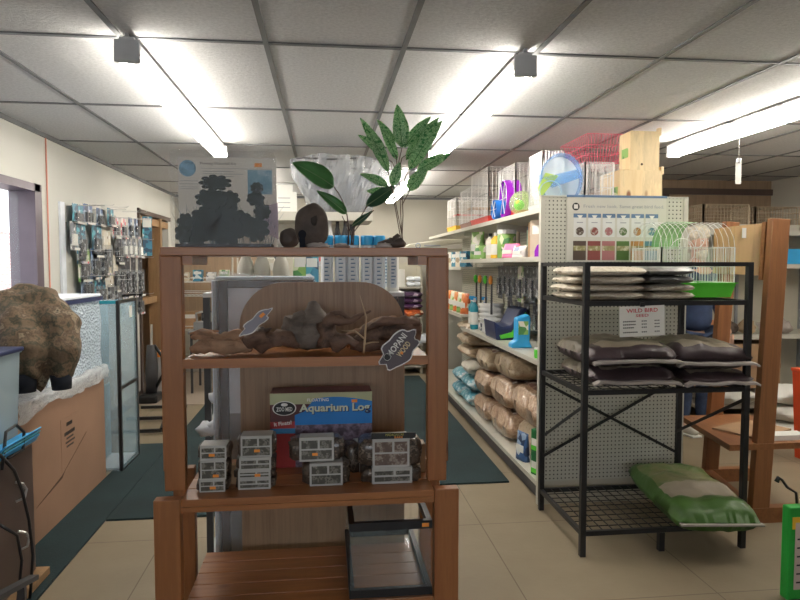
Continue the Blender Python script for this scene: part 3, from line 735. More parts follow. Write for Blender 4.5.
MB().box(.105,-.003,H2*.86,.125,-.002,H2*.9).build('price_sticker', M['orange'], t)
# row of small empty clip boxes glimpsed between the stacks
MB_ = MB(); MB_.box(-.012,-.02,0,.012,.02,.06)
for i, lx in enumerate((-.292,)):
    o = MB_.build('peg_block', M['kraft'], bevel=.002); o.location = (lx,2.1,BZ); tag(o, 'small upright brown block between the two left stacks of bark packets', 'block')
o = MB().box(-.01,-.03,0,.01,.03,.1).build('peg_block', M['trimwood'], bevel=.002); o.location = (.326,2.13+.02,BZ); tag(o, 'narrow pale wooden block beside the right upright on the table top', 'block')

# ---- glass tank on the lower shelf
def fish_tank(name, label, loc, w_, d_, h_, rim=.026, rz=0, rot=None, gm='glass', rimm='blackpl', sticker=False, mid=False, cat='aquarium'):
    t = thing(name, label, cat, loc, rz, rot=rot); th = .004
    for a, b_, c_, d2, in ((-w_/2,-d_/2,w_/2,-d_/2+th),(-w_/2,d_/2-th,w_/2,d_/2),(-w_/2,-d_/2+th,-w_/2+th,d_/2-th),(w_/2-th,-d_/2+th,w_/2,d_/2-th)):
        MB().box(a,b_,.006,c_,d2,h_-.006).build('glass_pane', M[gm], t)
    MB().box(-w_/2,-d_/2,.006,w_/2,d_/2,.01).build('glass_base', M[gm], t)
    for z0 in (0, h_-rim):
        g = MB(); e = .003; q = .014
        g.box(-w_/2-e,-d_/2-e,z0,w_/2+e,-d_/2+q,z0+rim); g.box(-w_/2-e,d_/2-q,z0,w_/2+e,d_/2+e,z0+rim)
        g.box(-w_/2-e,-d_/2+q,z0,-w_/2+q,d_/2-q,z0+rim); g.box(w_/2-q,-d_/2+q,z0,w_/2+e,d_/2-q,z0+rim)
        g.build('rim', M[rimm], t)
    if mid:
        g = MB(); g.box(-w_/2-.003,-d_/2-.003,h_*.52,w_/2+.003,-d_/2+.01,h_*.52+.02); g.box(w_/2-.01,-d_/2,h_*.52,w_/2+.003,d_/2,h_*.52+.02); g.build('cross_bar', M[rimm], t)
    if sticker:
        MB().box(w_/2-.03,-d_/2-.0045,h_-.02,w_/2-.008,-d_/2-.0032,h_-.008).build('price_sticker', M['orange'], t)
    return t
fish_tank('glass_aquarium', 'empty glass aquarium with black rim on the lower shelf', (.202,2.205,.4685), .258, .47, .242, sticker=True)

# ================================================================ behind the wooden shelf
def rounded_board(w_, h_, r):
    pts = [(-w_/2,0),(w_/2,0)]
    for i in range(13): a = PI/2*i/12; pts.append((w_/2-r+r*math.cos(a), h_-r+r*math.sin(a)))
    for i in range(13): a = PI/2+PI/2*i/12; pts.append((-w_/2+r+r*math.cos(a), h_-r+r*math.sin(a)))
    return pts
o = MB().prism(rounded_board(.625,1.455,.17), 0, .022).build('tabletop_board', M['laminate']); o.location = (-.008,2.45,0)
tag(o, 'tall wood grain board with rounded top corners standing behind the wooden shelf', 'board')
t = thing('wrapped_tank', 'tall black framed tank in white plastic wrap standing behind the wood grain board', 'wrapped tank', (-.245,2.56,0))
g = MB(); g.box(-.17,0,0,-.135,.1,1.46); g.box(-.135,0,1.43,.17,.1,1.46); g.box(.17,0,0,.2,.1,1.46); g.box(-.135,0,0,.17,.1,.04); g.build('black_frame', M['blackpl'], t, bevel=.003)
MB().box(-.135,.02,.93,.17,.03,1.43).build('pale_panel', M['bluewhite'], t)
MB().box(-.135,.02,.04,.17,.03,.93).build('grey_panel', M['grey'], t)
g = MB(); n = 24; vs = []
for sgn in (0, 1):
    pass
prof = [(-.187,.0),(-.19,.4),(-.186,.8),(-.19,1.2),(-.188,1.46),(-.16,1.497),(-.1,1.487),(.0,1.475),(.14,1.474),(.2,1.47),(.215,1.44),(.213,0)]
g.prism(prof, -.006, -.004); g.prism(prof, .11, .112)
for i in range(len(prof)-1):
    a, b_ = prof[i], prof[i+1]
    g.add([(a[0],-.006,a[1]),(b_[0],-.006,b_[1]),(b_[0],.112,b_[1]),(a[0],.112,a[1])], [(0,1,2,3)])
g.build('plastic_sheet', M['wraplt'], t)
g = MB(); g.box(-.195,-.004,0,-.178,.115,1.46); g.box(-.178,-.004,1.463,.2,.115,1.475); g.build('white_edge', mat('white foam edge', (.7,.78,.88), .6), t, bevel=.004)
g = MB(); g.ball((-.2,.05,.995),(.02,.02,.02),8,6,nz=.8); g.build('crumpled_plastic', M['bluewhite'], t, smooth=True)
g = MB(); g.ball((-.215,.02,.87),(.045,.03,.025),10,6,nz=.8,seed=5); g.tube([(-.24,.02,.855),(-.19,.02,.9)],[.02,.012],8); g.build('crumpled_plastic', M['bluewhite'], t, smooth=True)
# ================================================================ BLACK WIRE RACK (right)
RX0, RX1, RY0, RY1, RZ = 1.31, 2.235, 3.12, 3.79, 1.535
t = thing('wire_rack', 'black metal rack with wire decks and crossed braces in front of the pegboard end panel', 'rack', (0,0,0))
PW = .03
for x0, y0, y1 in ((RX0,RY0,RY0+PW),(RX1-PW,RY0,RY0+PW),(RX0,RY1-PW,RY1),(RX1-PW,RY1-PW,RY1)):
    MB().box(x0,y0,0,x0+PW,y1,RZ).build('post', M['black'], t, bevel=.002)
MB().box(1.755,RY0+.02,0,1.785,RY0+.05,.1).build('centre_foot', M['black'], t)
def deck(z, fz=.025, wires=True, n1=16, n2=9):
    g = MB()
    g.box(RX0+PW,RY0+.003,z-fz,RX1-PW,RY0+.023,z); g.box(RX0+PW,RY1-.023,z-fz,RX1-PW,RY1-.003,z)
    g.box(RX0+.004,RY0+PW,z-fz,RX0+.024,RY1-PW,z); g.box(RX1-.024,RY0+PW,z-fz,RX1-.004,RY1-PW,z)
    d = g.build('deck_frame' if wires else 'top_frame', M['black'], t)
    if wires:
        g = MB()
        for i in range(1, n1): a = RX0+.02+(RX1-RX0-.04)*i/n1; g.tube([(a,RY0+.02,z-.004),(a,RY1-.02,z-.004)], .0028, 4)
        for i in range(1, n2): a = RY0+.02+(RY1-RY0-.04)*i/n2; g.tube([(RX0+.02,a,z-.0095),(RX1-.02,a,z-.0095)], .0028, 4)
        g.build('wire_grid', M['black'], d)
deck(RZ, .022, False); D1, D2, D3 = 1.335, .875, .135
for z in (D1, D2, D3): deck(z)
g = MB(); g.bar((RX0+.02,RY1-.006,.80),(RX1-.02,RY1-.006,.33),.018,.004,(0,0,1)); g.build('brace', M['black'], t)
g = MB(); g.bar((RX0+.02,RY1-.002,.33),(RX1-.02,RY1-.002,.80),.018,.004,(0,0,1)); g.build('brace', M['black'], t)
for x0 in (RX0+.026, RX1-.03):
    MB().bar((x0,RY0+.02,.80),(x0,RY1-.02,.47),.004,.018,(1,0,0)).build('side_brace', M['black'], t)

# ---- filled bags
def pillow(wd, dp, ht, seed=0, n=22, flange=True, flat=.45, wob=.1, mfun=None, axis='x', sag=0):
    """soft filled bag, seams at both ends of its long axis (x)"""
    g = MB(); m = int(n*.7); vs = []; top = []
    for side in (1, -1):
        for j in range(m+1):
            for i in range(n+1):
                u = -1+2*i/n; v = -1+2*j/m
                th = max(0, (1-abs(u)**3.2))**flat*max(0, (1-abs(v)**4))**.5
                q = Vector((u*wd*3, v*dp*3, seed*3.1+side))
                z = ht/2+side*ht/2*th*(1+wob*2.0*noise.noise(q*1.4)*(side > 0)+wob*noise.noise(q*4))
                ed = 1-.07*(1-abs(v)**2)*(abs(u)**6)
                xx = u*wd/2*(1-.05*(1-abs(u))*0); yy = v*dp/2*(1-.10*abs(u)**8+.02*noise.noise(q))
                vs.append((xx, yy, max(0, z)-sag*abs(u)**2))
    W_ = n+1; P = W_*(m+1); fs = []; mi = []
    for j in range(m):
        for i in range(n):
            a = j*W_+i; fs.append((a,a+1,a+W_+1,a+W_)); fs.append((P+a,P+a+W_,P+a+W_+1,P+a+1))
            u = (i+.5)/n*2-1; v = (j+.5)/m*2-1
            mi += [mfun(u,v,1) if mfun else 0, mfun(u,v,-1) if mfun else 0]
    for i in range(n):
        fs.append((i,P+i,P+i+1,i+1)); fs.append((m*W_+i,m*W_+i+1,P+m*W_+i+1,P+m*W_+i)); mi += [0,0]
    for j in range(m):
        a = j*W_; b_ = j*W_+n
        fs.append((a,a+W_,P+a+W_,P+a)); fs.append((b_,P+b_,P+b_+W_,b_+W_)); mi += [0,0]
    g.add(vs, fs, mi); return g
def bag(label, loc, rz, wd, dp, ht, mats, seed=0, mfun=None, seams=None, cat='bag', name='filled_bag', group=None, flat=.45, rot=None, wob=.1, parent_mats=None):
    t = thing(name, label, cat, loc, rz, group, rot=rot)
    pillow(wd, dp, ht, seed, mfun=mfun, flat=flat, wob=wob).build('sack', mats, t, smooth=True)
    if seams:
        for sx in (-1, 1):
            g = MB(); N = 10; vs = []
            for i in range(N+1):
                v = -1+2*i/N; zz = ht/2+.01*noise.noise(Vector((v*2, seed, sx)))
                for a in (wd/2-.006, wd/2+.018):
                    for b_ in (-.003, .003): vs.append((sx*a, v*dp/2*.95, zz+b_))
            fs = []
            for i in range(N):
                a = i*4; fs += [(a,a+2,a+6,a+4),(a+1,a+5,a+7,a+3),(a+2,a+3,a+7,a+6),(a,a+4,a+5,a+1)]
            fs += [(0,1,3,2),(N*4,N*4+2,N*4+3,N*4+1)]
            g.add(vs, fs); g.build('seam_strip', seams, t)
    return t
# white seed bags, upper deck
z = D1+.0005; lay = ['at the bottom','second from the bottom','third from the bottom','on top']
hts = (.042,.042,.044,.052)
for i, h in enumerate(hts):
    bag(f'white speckled seed bag, {lay[i]} of the left pile, upper deck', (1.485+rnd.uniform(-.016,.016),3.36,z), rnd.uniform(-.06,.06), .41, .36, h, M['seedbag'], i, group='seed bags on the upper rack deck', flat=.2, wob=.1); z += h*.98
z = D1+.0005
for i, h in enumerate((.042,.042,.046,.05)):
    bag(f'{"silvery dark" if i > 1 else "beige"} seed bag, {lay[i]} of the right pile, upper deck', (1.832+rnd.uniform(-.012,.012),3.37,z), R(4)+rnd.uniform(-.05,.05), .265, .35, h, M['seedbag'] if i < 2 else mat('silver grey bag', (.16,.155,.15), .3, .2, bmp=.5, bs=20), i+9, group='seed bags on the upper rack deck', flat=.2, wob=.12); z += h*.98
# plum sacks, middle deck
def plum(u, v, s_):
    if s_ > 0 and v > -.4: return 1
    if s_ > 0 and -.8 < v < -.4 and -.7 < u < .75: return 2
    return 0
def sack_big(label, loc, rz, h, seed, wd=.5, dp=.56):
    t = thing('filled_bag', label, 'bag', loc, rz, 'dark plum sacks on the middle rack deck')
    pillow(wd, dp, h, seed, n=28, mfun=plum, flat=.24, wob=.16).build('sack', [M['bagpurple'],M['bagolive'],M['bagtan']], t, smooth=True)
    g = MB(); N = 14; vs = []
    for i in range(N+1):
        u = -1+2*i/N; zz = h*.36+.012*noise.noise(Vector((u*2, seed, 0)))-.01*(i in (0, N))
        for b_ in (-.006, .006): vs += [(u*wd/2*1.02, -dp/2+.012, zz+b_), (u*wd/2*1.02, -dp/2-.022, zz-.006+b_*.9)]
    fs = []
    for i in range(N):
        a = i*4; fs += [(a,a+4,a+5,a+1),(a+2,a+3,a+7,a+6),(a+1,a+5,a+7,a+3),(a,a+2,a+6,a+4)]
    fs += [(0,1,3,2),(N*4,N*4+2,N*4+3,N*4+1)]
    g.add(vs, fs); g.build('seam_strip', M['seam'], t)
    g = MB(); g.box(-.03,-dp/2*.83,h*.62,.05,-dp/2*.8,h*.66); g.build('small_label', M['bagtan'], t)
    return t
z = D2+.0005
sack_big('dark plum sack, lower one of the left pair on the middle rack deck', (1.61,3.40,z), R(-2), .115, 3, .46)
sack_big('dark plum sack, upper one of the left pair on the middle rack deck', (1.60,3.40,z+.104), R(1), .13, 4, .48)
sack_big('dark plum sack, lower one of the right pair on the middle rack deck', (2.06,3.38,z), R(0), .085, 5, .40)
sack_big('dark plum sack, upper one of the right pair on the middle rack deck', (2.06,3.40,z+.077), R(-3), .15, 6, .43)
# green sack, bottom deck
t = thing('filled_bag', 'large green sack lying across the bottom deck of the black rack', 'bag', (2.04,3.36,D3+.0005), 0)
t.rotation_euler = (0, R(1.5), R(-97))
def gm(u, v, s_):
    if s_ < 0 or abs(v) > .8: return 0
    if .1 < u < .55: return 2
    if u <= .1 and u > -.8: return 1
    return 0
pillow(.78,.44,.17,8,n=36,mfun=gm,flat=.28,wob=.14).build('sack', [M['baggreen'],M['baggreenart'],M['bagtan']], t, smooth=True)
for sx in (-1, 1):
    g = MB(); g.bar((sx*.395,-.21,.08),(sx*.395,.21,.08),.008,.03,(0,0,1)); g.build('seam_strip', M['seam'], t)
MB().obox((.345,0,.12),(.03,.14,.004),(0,.9,0)).build('small_label', M['bagtan'], t)
# price sign clipped on the deck edge
c = at(642,321,RY0-.004); t = thing('price_sign', 'handwritten white sign reading WILD BIRD SEED clipped under the upper rack deck', 'sign', c)
MB().box(-.122,-.002,-.078,.122,0,.078).build('sign_card', M['paper'], t); t.rotation_euler = (0, R(-2), 0)
text('lettering', 'WILD BIRD', M['redink'], t, (0,-.003,.055), width=.17, maxh=.02, bold=.0006)
text('lettering', 'SEED', M['redink'], t, (.0,-.003,.029), width=.07, maxh=.015, bold=.0006)
for i, (a, b_) in enumerate(((.07,.0),(.075,-.016),(.06,-.032),(.08,-.056))):
    g = MB()
    for q in range(int(a*100)): g.obox((-.1+q*.01,-.0028,b_),(.007,.0006,.006),(0,rnd.uniform(-.5,.5),0))
    for q in range(3): g.obox((.0+q*.01,-.0028,b_),(.006,.0006,.006)); g.obox((.07+q*.01,-.0028,b_),(.006,.0006,.006))
    g.build('handwriting', M['ink'], t)
MB().box(-.012,-.012,.074,.012,.001,.095).build('black_clip', M['blackpl'], t, bevel=.002)

# ---- bird cage with lime base at the back right of the upper deck
def wires_cage(t, w_, d_, h_, z0, sp, r, m, horiz=(0,.5,1), top=True, name='wire_bars', gx=None):
    for nm_, (ax, ln, off) in (('front',('x',w_,-d_/2)),('back',('x',w_,d_/2)),('left',('y',d_,-w_/2)),('right',('y',d_,w_/2))):
        g = MB(); n = max(2, int(ln/sp))
        for i in range(n+1):
            a = -ln/2+ln*i/n
            p = (a, off) if ax == 'x' else (off, a)
            g.tube([(p[0],p[1],z0),(p[0],p[1],z0+h_)], r, 3)
        g.tube([((-ln/2, off)[0] if ax == 'x' else off, off if ax == 'x' else -ln/2, z0),((-ln/2) if ax == 'x' else off, off if ax == 'x' else -ln/2, z0+h_)], r*3, 4)
        for q in horiz:
            z = z0+h_*q
            e = [(-ln/2, off),(ln/2, off)] if ax == 'x' else [(off,-ln/2),(off,ln/2)]
            g.tube([(*e[0],z),(*e[1],z)], r*1.4, 3)
        g.build(name, m, t)
    if top:
        g = MB(); n = max(2, int(w_/sp))
        for i in range(n+1): a = -w_/2+w_*i/n; g.tube([(a,-d_/2,z0+h_),(a,d_/2,z0+h_)], r, 3)
        for q in (-.25,.25): g.tube([(-w_/2,q*d_,z0+h_),(w_/2,q*d_,z0+h_)], r*1.3, 3)
        g.build(name, m, t)
def tray(t, w_, d_, h_, m, name='base_tray', flare=.9, z0=0):
    g = MB(); a, b_ = w_/2, d_/2; f = flare
    vs = [(-a*f,-b_*f,z0),(a*f,-b_*f,z0),(a*f,b_*f,z0),(-a*f,b_*f,z0),(-a,-b_,z0+h_),(a,-b_,z0+h_),(a,b_,z0+h_),(-a,b_,z0+h_)]
    k = .97
    vs += [(x*k, y*k, z+(.008 if i < 4 else 0)) for i, (x, y, z) in enumerate(vs)]
    fs = [(0,3,2,1),(0,1,5,4),(1,2,6,5),(2,3,7,6),(3,0,4,7)]
    fs += [tuple(8+q for q in reversed(f_)) for f_ in fs]
    fs += [(4,5,13,12),(5,6,14,13),(6,7,15,14),(7,4,12,15)]
    g.add(vs, fs); g.box(-a*1.03,-b_*1.03,z0+h_-.006,-a*.97,b_*1.03,z0+h_); g.box(a*.97,-b_*1.03,z0+h_-.006,a*1.03,b_*1.03,z0+h_); g.box(-a,-b_*1.03,z0+h_-.006,a,-b_*.97,z0+h_); g.box(-a,b_*.97,z0+h_-.006,a,b_*1.03,z0+h_)
    return g.build(name, m, t)
t = thing('bird_cage', 'white wire bird cage with lime green base tray on the black rack', 'cage', (2.1,3.58,D1+.0005))
tray(t, .46, .36, .085, M['green'])
wires_cage(t, .44, .34, .2, .085, .017, .0016, M['wwire'], (0,.45,1), False)
g = MB(); n = 26
for i in range(n+1):
    a = -.22+.44*i/n; pts = []
    for q in range(9): th = PI*q/8; pts.append((a, -.17*math.cos(th), .285+.15*math.sin(th)))
    if i in (0, n) or i % 2 == 0: g.tube(pts, .0016, 3)
g.build('domed_wire_top', M['wwire'], t)
g = MB(); pts = []
for i in range(8):
    th0, th1 = PI*(.42+i*.58/8), PI*(.42+(i+1)*.58/8)
    g.add([(-.1,-.172*math.cos(th0),.286+.152*math.sin(th0)),(.08,-.172*math.cos(th0),.286+.152*math.sin(th0)),(.08,-.172*math.cos(th1),.286+.152*math.sin(th1)),(-.1,-.172*math.cos(th1),.286+.152*math.sin(th1))],[(0,1,2,3)])
g.build('green_canopy', clear('translucent green plastic', (.35,.75,.25), .7, .4), t)
for cx, cz, rr in ((-.1,.26,.075),(-.02,.33,.05)):
    g = MB(); g.tube([(cx+rr*math.cos(q/16*PI*2), -.175, cz+rr*math.sin(q/16*PI*2)) for q in range(16)], .002, 4, loop=True); g.build('door_ring', M['wwire'], t)

# ================================================================ GONDOLA (right aisle shelving)
GX0, GX1, GY0, GY1, GZ = 1.33, 2.30, 3.86, 8.3, 1.945
t = thing('aisle_shelving', 'long cream shelving unit with pegboard end panel, right of the aisle', 'shelving', (0,0,0))
MB().box(GX0+.03,GY0,.15,GX1-.03,GY0+.02,GZ).build('pegboard_end', M['peg'], t)
MB().box(GX0,GY0-.005,0,GX0+.03,GY0+.03,GZ).build('end_upright', M['creamlt'], t)
MB().box(GX1-.03,GY0-.005,0,GX1,GY0+.03,GZ).build('end_upright', M['creamlt'], t)
MB().box(GX0,GY0-.005,GZ-.004,GX1,GY0+.03,GZ+.006).build('top_cap', M['creamlt'], t)
MB().box(GX0+.02,GY0+.0,0,GX1-.02,GY0+.03,.15).build('kick_plate', M['cream'], t)
MB().box(1.80,GY0+.02,.1,1.83,GY1,GZ).build('back_panel', M['peg'], t)
for yy in (5.08, 6.3, 7.5): MB().box(1.785,yy,.1,1.80,yy+.03,GZ).build('upright', M['creamlt'], t)
S_TOP, S2, S3, S0 = 1.882, 1.572, .905, .14
secs = ((GY0+.03,5.08),(5.08,6.3),(6.3,7.5),(7.5,GY1))
def gshelf(x0, x1, y0, y1, z, name='shelf_board', lip=.03, xo=1.36):
    d = MB().box(x0,y0+.003,z-.02,x1,y1-.003,z).build(name, M['creamlt'], t)
    MB().box(x0-.008,y0+.003,z-lip,x0,y1-.003,z+.002).build('price_rail', M['creamlt'], d)
for i, (a, b_) in enumerate(secs):
    gshelf(1.36, 1.80, a, b_, S_TOP); gshelf(1.83+.01, 2.27, a, b_, S_TOP)
    if i < 2: gshelf(1.36, 1.80, a, b_, S2); gshelf(1.36, 1.80, a, b_, S3)
    else: gshelf(1.36, 1.80, a, b_, 1.02); gshelf(1.36, 1.80, a, b_, 1.5)
    gshelf(1.34, 1.80, a, b_, S0); gshelf(1.84, 2.28, a, b_, S0); gshelf(1.84, 2.28, a, b_, .8)
MB().box(1.37,GY0+.04,0,1.40,GY1,.11).build('kick_rail', M['dark'], t)
for a, b_ in secs[:2]:
    MB().bar((1.38,b_-.02,S_TOP-.05),(1.785,b_-.02,S_TOP-.09),.004,.05,(0,1,0)).build('shelf_bracket', M['creamlt'], t)
# banner on the pegboard end
t = thing('feed_banner', 'white printed banner on the pegboard reading Fresh new look. Same great bird feed.', 'banner', (1.823,GY0-.008,1.61))
W3, H3 = .65, .335
MB().box(-W3/2,0,-.07,W3/2,.004,H3).build('banner_sheet', mat('cream banner paper', (.62,.6,.53), .5, var=.02), t)
MB().box(-W3/2-.004,-.002,H3-.004,W3/2+.004,.006,H3+.01).build('blue_top_strip', M['blueink'], t)
text('lettering', 'Fresh new look. Same great bird feed.', M['greyink'], t, (.045,-.001,H3-.062), width=.53, maxh=.026)
g = MB(); g.lathe([(.024,-.001),(.024,-.0002)], 20, (-.27,0,H3-.062), axis='y'); e = g.build('round_emblem', M['ink'], t)
g = MB(); g.box(-.283,-.002,H3-.075,-.257,-.0012,H3-.049); g.build('emblem_mark', M['paper'], e)
cols = [(.09,.06,.045),(.26,.07,.06),(.4,.16,.16),(.08,.15,.035),(.42,.21,.06),(.1,.22,.27)]
for i, c in enumerate(cols):
    cx = -.243+i*.0945
    MB().box(cx-.04,-.001,H3-.25,cx+.04,-.0002,H3-.105).build('bag_picture', mat('pale bag print', (.72,.72,.7), .5), t)
    MB().box(cx-.042,-.0016,H3-.13,cx+.042,-.001,H3-.105).build('blue_header', M['blueink'], t)
    g = MB(); g.prism([(cx-.018,H3-.115),(cx,H3-.143),(cx+.018,H3-.115)], -.0024, -.0017); g.build('white_notch', M['paper'], t)
    g = MB(); g.box(cx-.02,-.0016,H3-.163,cx+.02,-.001,H3-.158); g.build('small_print', M['greyink'], t)
    g = MB(); g.lathe([(.026,-.002),(.026,-.001)], 16, (cx,0,H3-.215), axis='y'); g.build('round_picture', blotch('seed picture %d' % i, [(0,tuple(q*.5 for q in c)),(.5,c),(.62,(.5,.48,.42))], 45, .5, 0, False, 'noise'), t)
    MB().box(cx-.042,-.001,-.06,cx+.042,-.0002,H3-.275).build('photo_tile', mat('tile colour %d' % i, c, .5), t)
    MB().box(cx-.04,-.0016,-.0,cx+.04,-.001,.03).build('bird_picture', blotch('bird photo %d' % i, [(0,tuple(q*.6 for q in c)),(.5,(.3,.28,.12)),(.62,(.6,.56,.4))], 28, .5, 0, False, 'noise'), t)
# ---- pine nest boxes on top
def nest_box(label, loc, w_, d_, h_, knot, notch):
    t = thing('nest_box', label, 'nest box', loc)
    g = MB(); g.box(-w_/2,-d_/2,0,w_/2,-d_/2+.012,h_); g.build('front_panel', M['pine'], t)
    MB().box(-w_/2,d_/2-.012,0,w_/2,d_/2,h_).build('back_panel', M['pine'], t)
    for sx in (-1, 1): MB().box(sx*w_/2-(.012 if sx > 0 else 0),-d_/2+.012,0,sx*w_/2+(.012 if sx < 0 else 0),d_/2-.012,h_).build('side_panel', M['pine'], t)
    MB().box(-w_/2+.006,-d_/2+.006,h_-.002,w_/2-.006,d_/2-.006,h_+.008).build('lid', M['pine'], t)
    MB().box(w_/2-.008,-d_/2-.002,h_-.02,w_/2+.01,-d_/2+.03,h_+.03).build('perch_block', M['pine'], t)
    g = MB(); g.lathe([(knot,-d_/2-.001),(knot,-d_/2+.002)], 12, (w_*notch,0,h_*.15), axis='y'); g.build('dark_knot', mat('dark knot', (.08,.04,.02), .7), t)
    MB().box(-w_/2-.002,-d_/2+.03,h_*.35,-w_/2,-d_/2+.12,h_*.6).build('yellow_green_sticker', M['art_green'], t)
    return t
a = GZ+.007
# platform: shelf tops carry the boxes
nest_box('large pale pine nest box on top of the end of the shelving', (2.055,4.155,S_TOP+.001), .29, .30, .25, .012, .2)
nest_box('smaller pale pine nest box stacked on the large pine nest box', (2.085,4.10,S_TOP+.001+.2590), .20, .16, .245, .008, -.1)
# ---- cages and toys on the top shelf
def cage(label, loc, w_, d_, h_, wire, base, rz=0, sp=.032, bh=.06, name='small_animal_cage', r=.0017, hz=(0,.33,.66,1), ledge=None):
    t = thing(name, label, 'cage', loc, rz)
    tray(t, w_, d_, bh, base, flare=.95)
    wires_cage(t, w_*.96, d_*.96, h_-bh, bh, sp, r, wire, hz)
    g = MB(); g.tube([(-w_*.12,-d_*.49,bh+.05),(w_*.12,-d_*.49,bh+.05),(w_*.12,-d_*.49,bh+.17),(-w_*.12,-d_*.49,bh+.17)], .0025, 4, loop=True); g.build('cage_door', wire, t)
    if ledge: MB().box(-w_*.42,-d_*.3,h_*.5,w_*.42,d_*.1,h_*.5+.008).build('platform', ledge, t)
    return t
cage('white wire cage with yellow base at the far end of the top shelf', (1.57,7.0,S_TOP+.001), .36,.5,.36, M['wwire'], M['yellow'], ledge=M['red'])
cage('white wire cage with brown wooden shelf inside, between the yellow and red based cages', (1.60,6.42,S_TOP+.001), .36,.5,.40, M['wwire'], mat('brown base', (.25,.12,.1), .4), ledge=M['ply'])
cage('tall white wire cage with red base behind the purple wheel', (1.6,5.72,S_TOP+.001), .42,.66,.48, M['wwire'], M['red'])
cage('white wire cage behind the green ball, near the end of the top shelf', (1.60,5.05,S_TOP+.001), .30,.5,.42, M['wwire'], M['red'])
t = cage('tall white wire cage with a flared pink wire roof left of the pine nest boxes', (2.02,4.58,S_TOP+.001), .30,.36,.36, M['wwire'], M['red'], sp=.02)
g = MB(); z0, z1 = .36, .55
for i in range(17):
    a = -.15+.3*i/16; b_ = -.2+.4*i/16
    for sg in (-1, 1): g.tube([(a,sg*.18,z0),(b_,sg*.26,z1)], .0024, 3)
    g.tube([(b_,-.26,z1),(b_,.26,z1)], .0016, 3)
for i in range(15):
    a = -.18+.36*i/14; b_ = -.26+.52*i/14
    for sg in (-1, 1): g.tube([(sg*.15,a,z0),(sg*.2,b_,z1)], .0016, 3)
for zz, q in ((.36,0),(.42,.32),(.48,.63),(.55,1)):
    a, b_ = .15+.05*q, .18+.08*q; g.tube([(-a,-b_,zz),(a,-b_,zz),(a,b_,zz),(-a,b_,zz)], .003, 4, loop=True)
g.build('pink_roof', M['pinkwire'], t)
cage('grey wire cage behind the big blue and lime wheel', (1.56,4.42,S_TOP+.001), .16,.3,.42, M['steel'], M['greylt'], sp=.02)
cage('small white wire cage with red base directly left of the lower nest box', (1.765,4.14,S_TOP+.001), .2,.3,.3, M['wwire'], M['red'], sp=.018)
def wheel(label, loc, r, wd, m, rz, name='exercise_wheel', spokes=6):
    t = thing(name, label, 'exercise wheel', loc, rz)
    g = MB(); g.lathe([(r,-wd/2),(r,wd/2),(r*.93,wd/2),(r*.93,-wd/2),(r,-wd/2)], 28, (0,0,r+.012), axis='y'); g.build('rim', m, t, smooth=False)
    g = MB(); g.lathe([(r*.93,wd/2-.003),(r*.93,wd/2)], 28, (0,0,r+.012), axis='y'); g.build('disc', m, t)
    g = MB()
    for i in range(spokes):
        q = 2*PI*i/spokes; g.bar((0,-wd/2,r+.012),(r*.93*math.cos(q),-wd/2,r+.012+r*.93*math.sin(q)),.006,.003)
    g.build('spokes', M['white'], t)
    g = MB(); g.tube([(-r*.5,-.03,0),(0,-.0,r+.012),(r*.5,-.03,0)], .005, 6); g.box(-r*.5,-.04,0,r*.5,.04,.005); g.build('stand', m, t)
    return t
wheel('purple plastic exercise wheel standing in front of the red based cage', (1.47,5.0,S_TOP+.001), .15, .12, M['purple'], R(-94))
wheel('small blue and white exercise wheel left of the purple one', (1.42,5.15,S_TOP+.001), .078, .09, M['blue'], R(-88))
t = thing('hamster_ball', 'clear green tinted ball on the top shelf right of the purple wheel', 'ball', (1.46,4.66,S_TOP+.0005))
g = MB(); g.ball((0,0,.095),.095,20,12); g.build('clear_shell', clear('green tinted shell', (.6,.8,.3), .35, .1), t, smooth=True)
g = MB(); g.ball((-.03,-.03,.08),.04,12,8); g.build('lime_cap', M['green'], t, smooth=True)
g = MB(); g.ball((-.04,-.04,.09),.025,10,6); g.build('yellow_cap', M['yellow'], t, smooth=True)
t = thing('exercise_wheel', 'big translucent blue and lime wheel at the near corner of the top shelf', 'exercise wheel', (1.50,3.985,S_TOP+.001), R(-12))
cb, cl = clear('translucent blue', (.12,.4,.85), .45, .15), clear('translucent lime', (.6,.8,.1), .6, .15)
g = MB(); g.lathe([(.165,-.05),(.165,.05),(.155,.05),(.155,-.05),(.165,-.05)], 32, (0,0,.178), axis='y', sx=.8); g.build('rim', cb, t)
g = MB(); g.lathe([(.155,.045),(.155,.05)], 32, (0,0,.178), axis='y', sx=.8); g.build('disc', clear('milky disc', (.9,1,1), .55, .15), t)
g = MB(); g.prism([(-.12,.19),(.1,.24),(.12,.19),(-.05,.13)], -.06, .0); g.build('blue_ramp', cb, t)
g = MB(); g.prism([(-.13,.06),(-.02,.2),(-.1,.22),(-.145,.13)], -.06, -.02); g.build('lime_flap', cl, t)
g = MB(); g.lathe([(.07,-.07),(.07,-.055),(.064,-.055),(.064,-.07),(.07,-.07)], 24, (-.07,0,.1), axis='y'); g.build('front_ring', clear('ring plastic', (.6,.8,.85), .6, .1), t)
MB().box(-.07,-.04,0,.07,.05,.02).build('stand', M['blue'], t, bevel=.004)

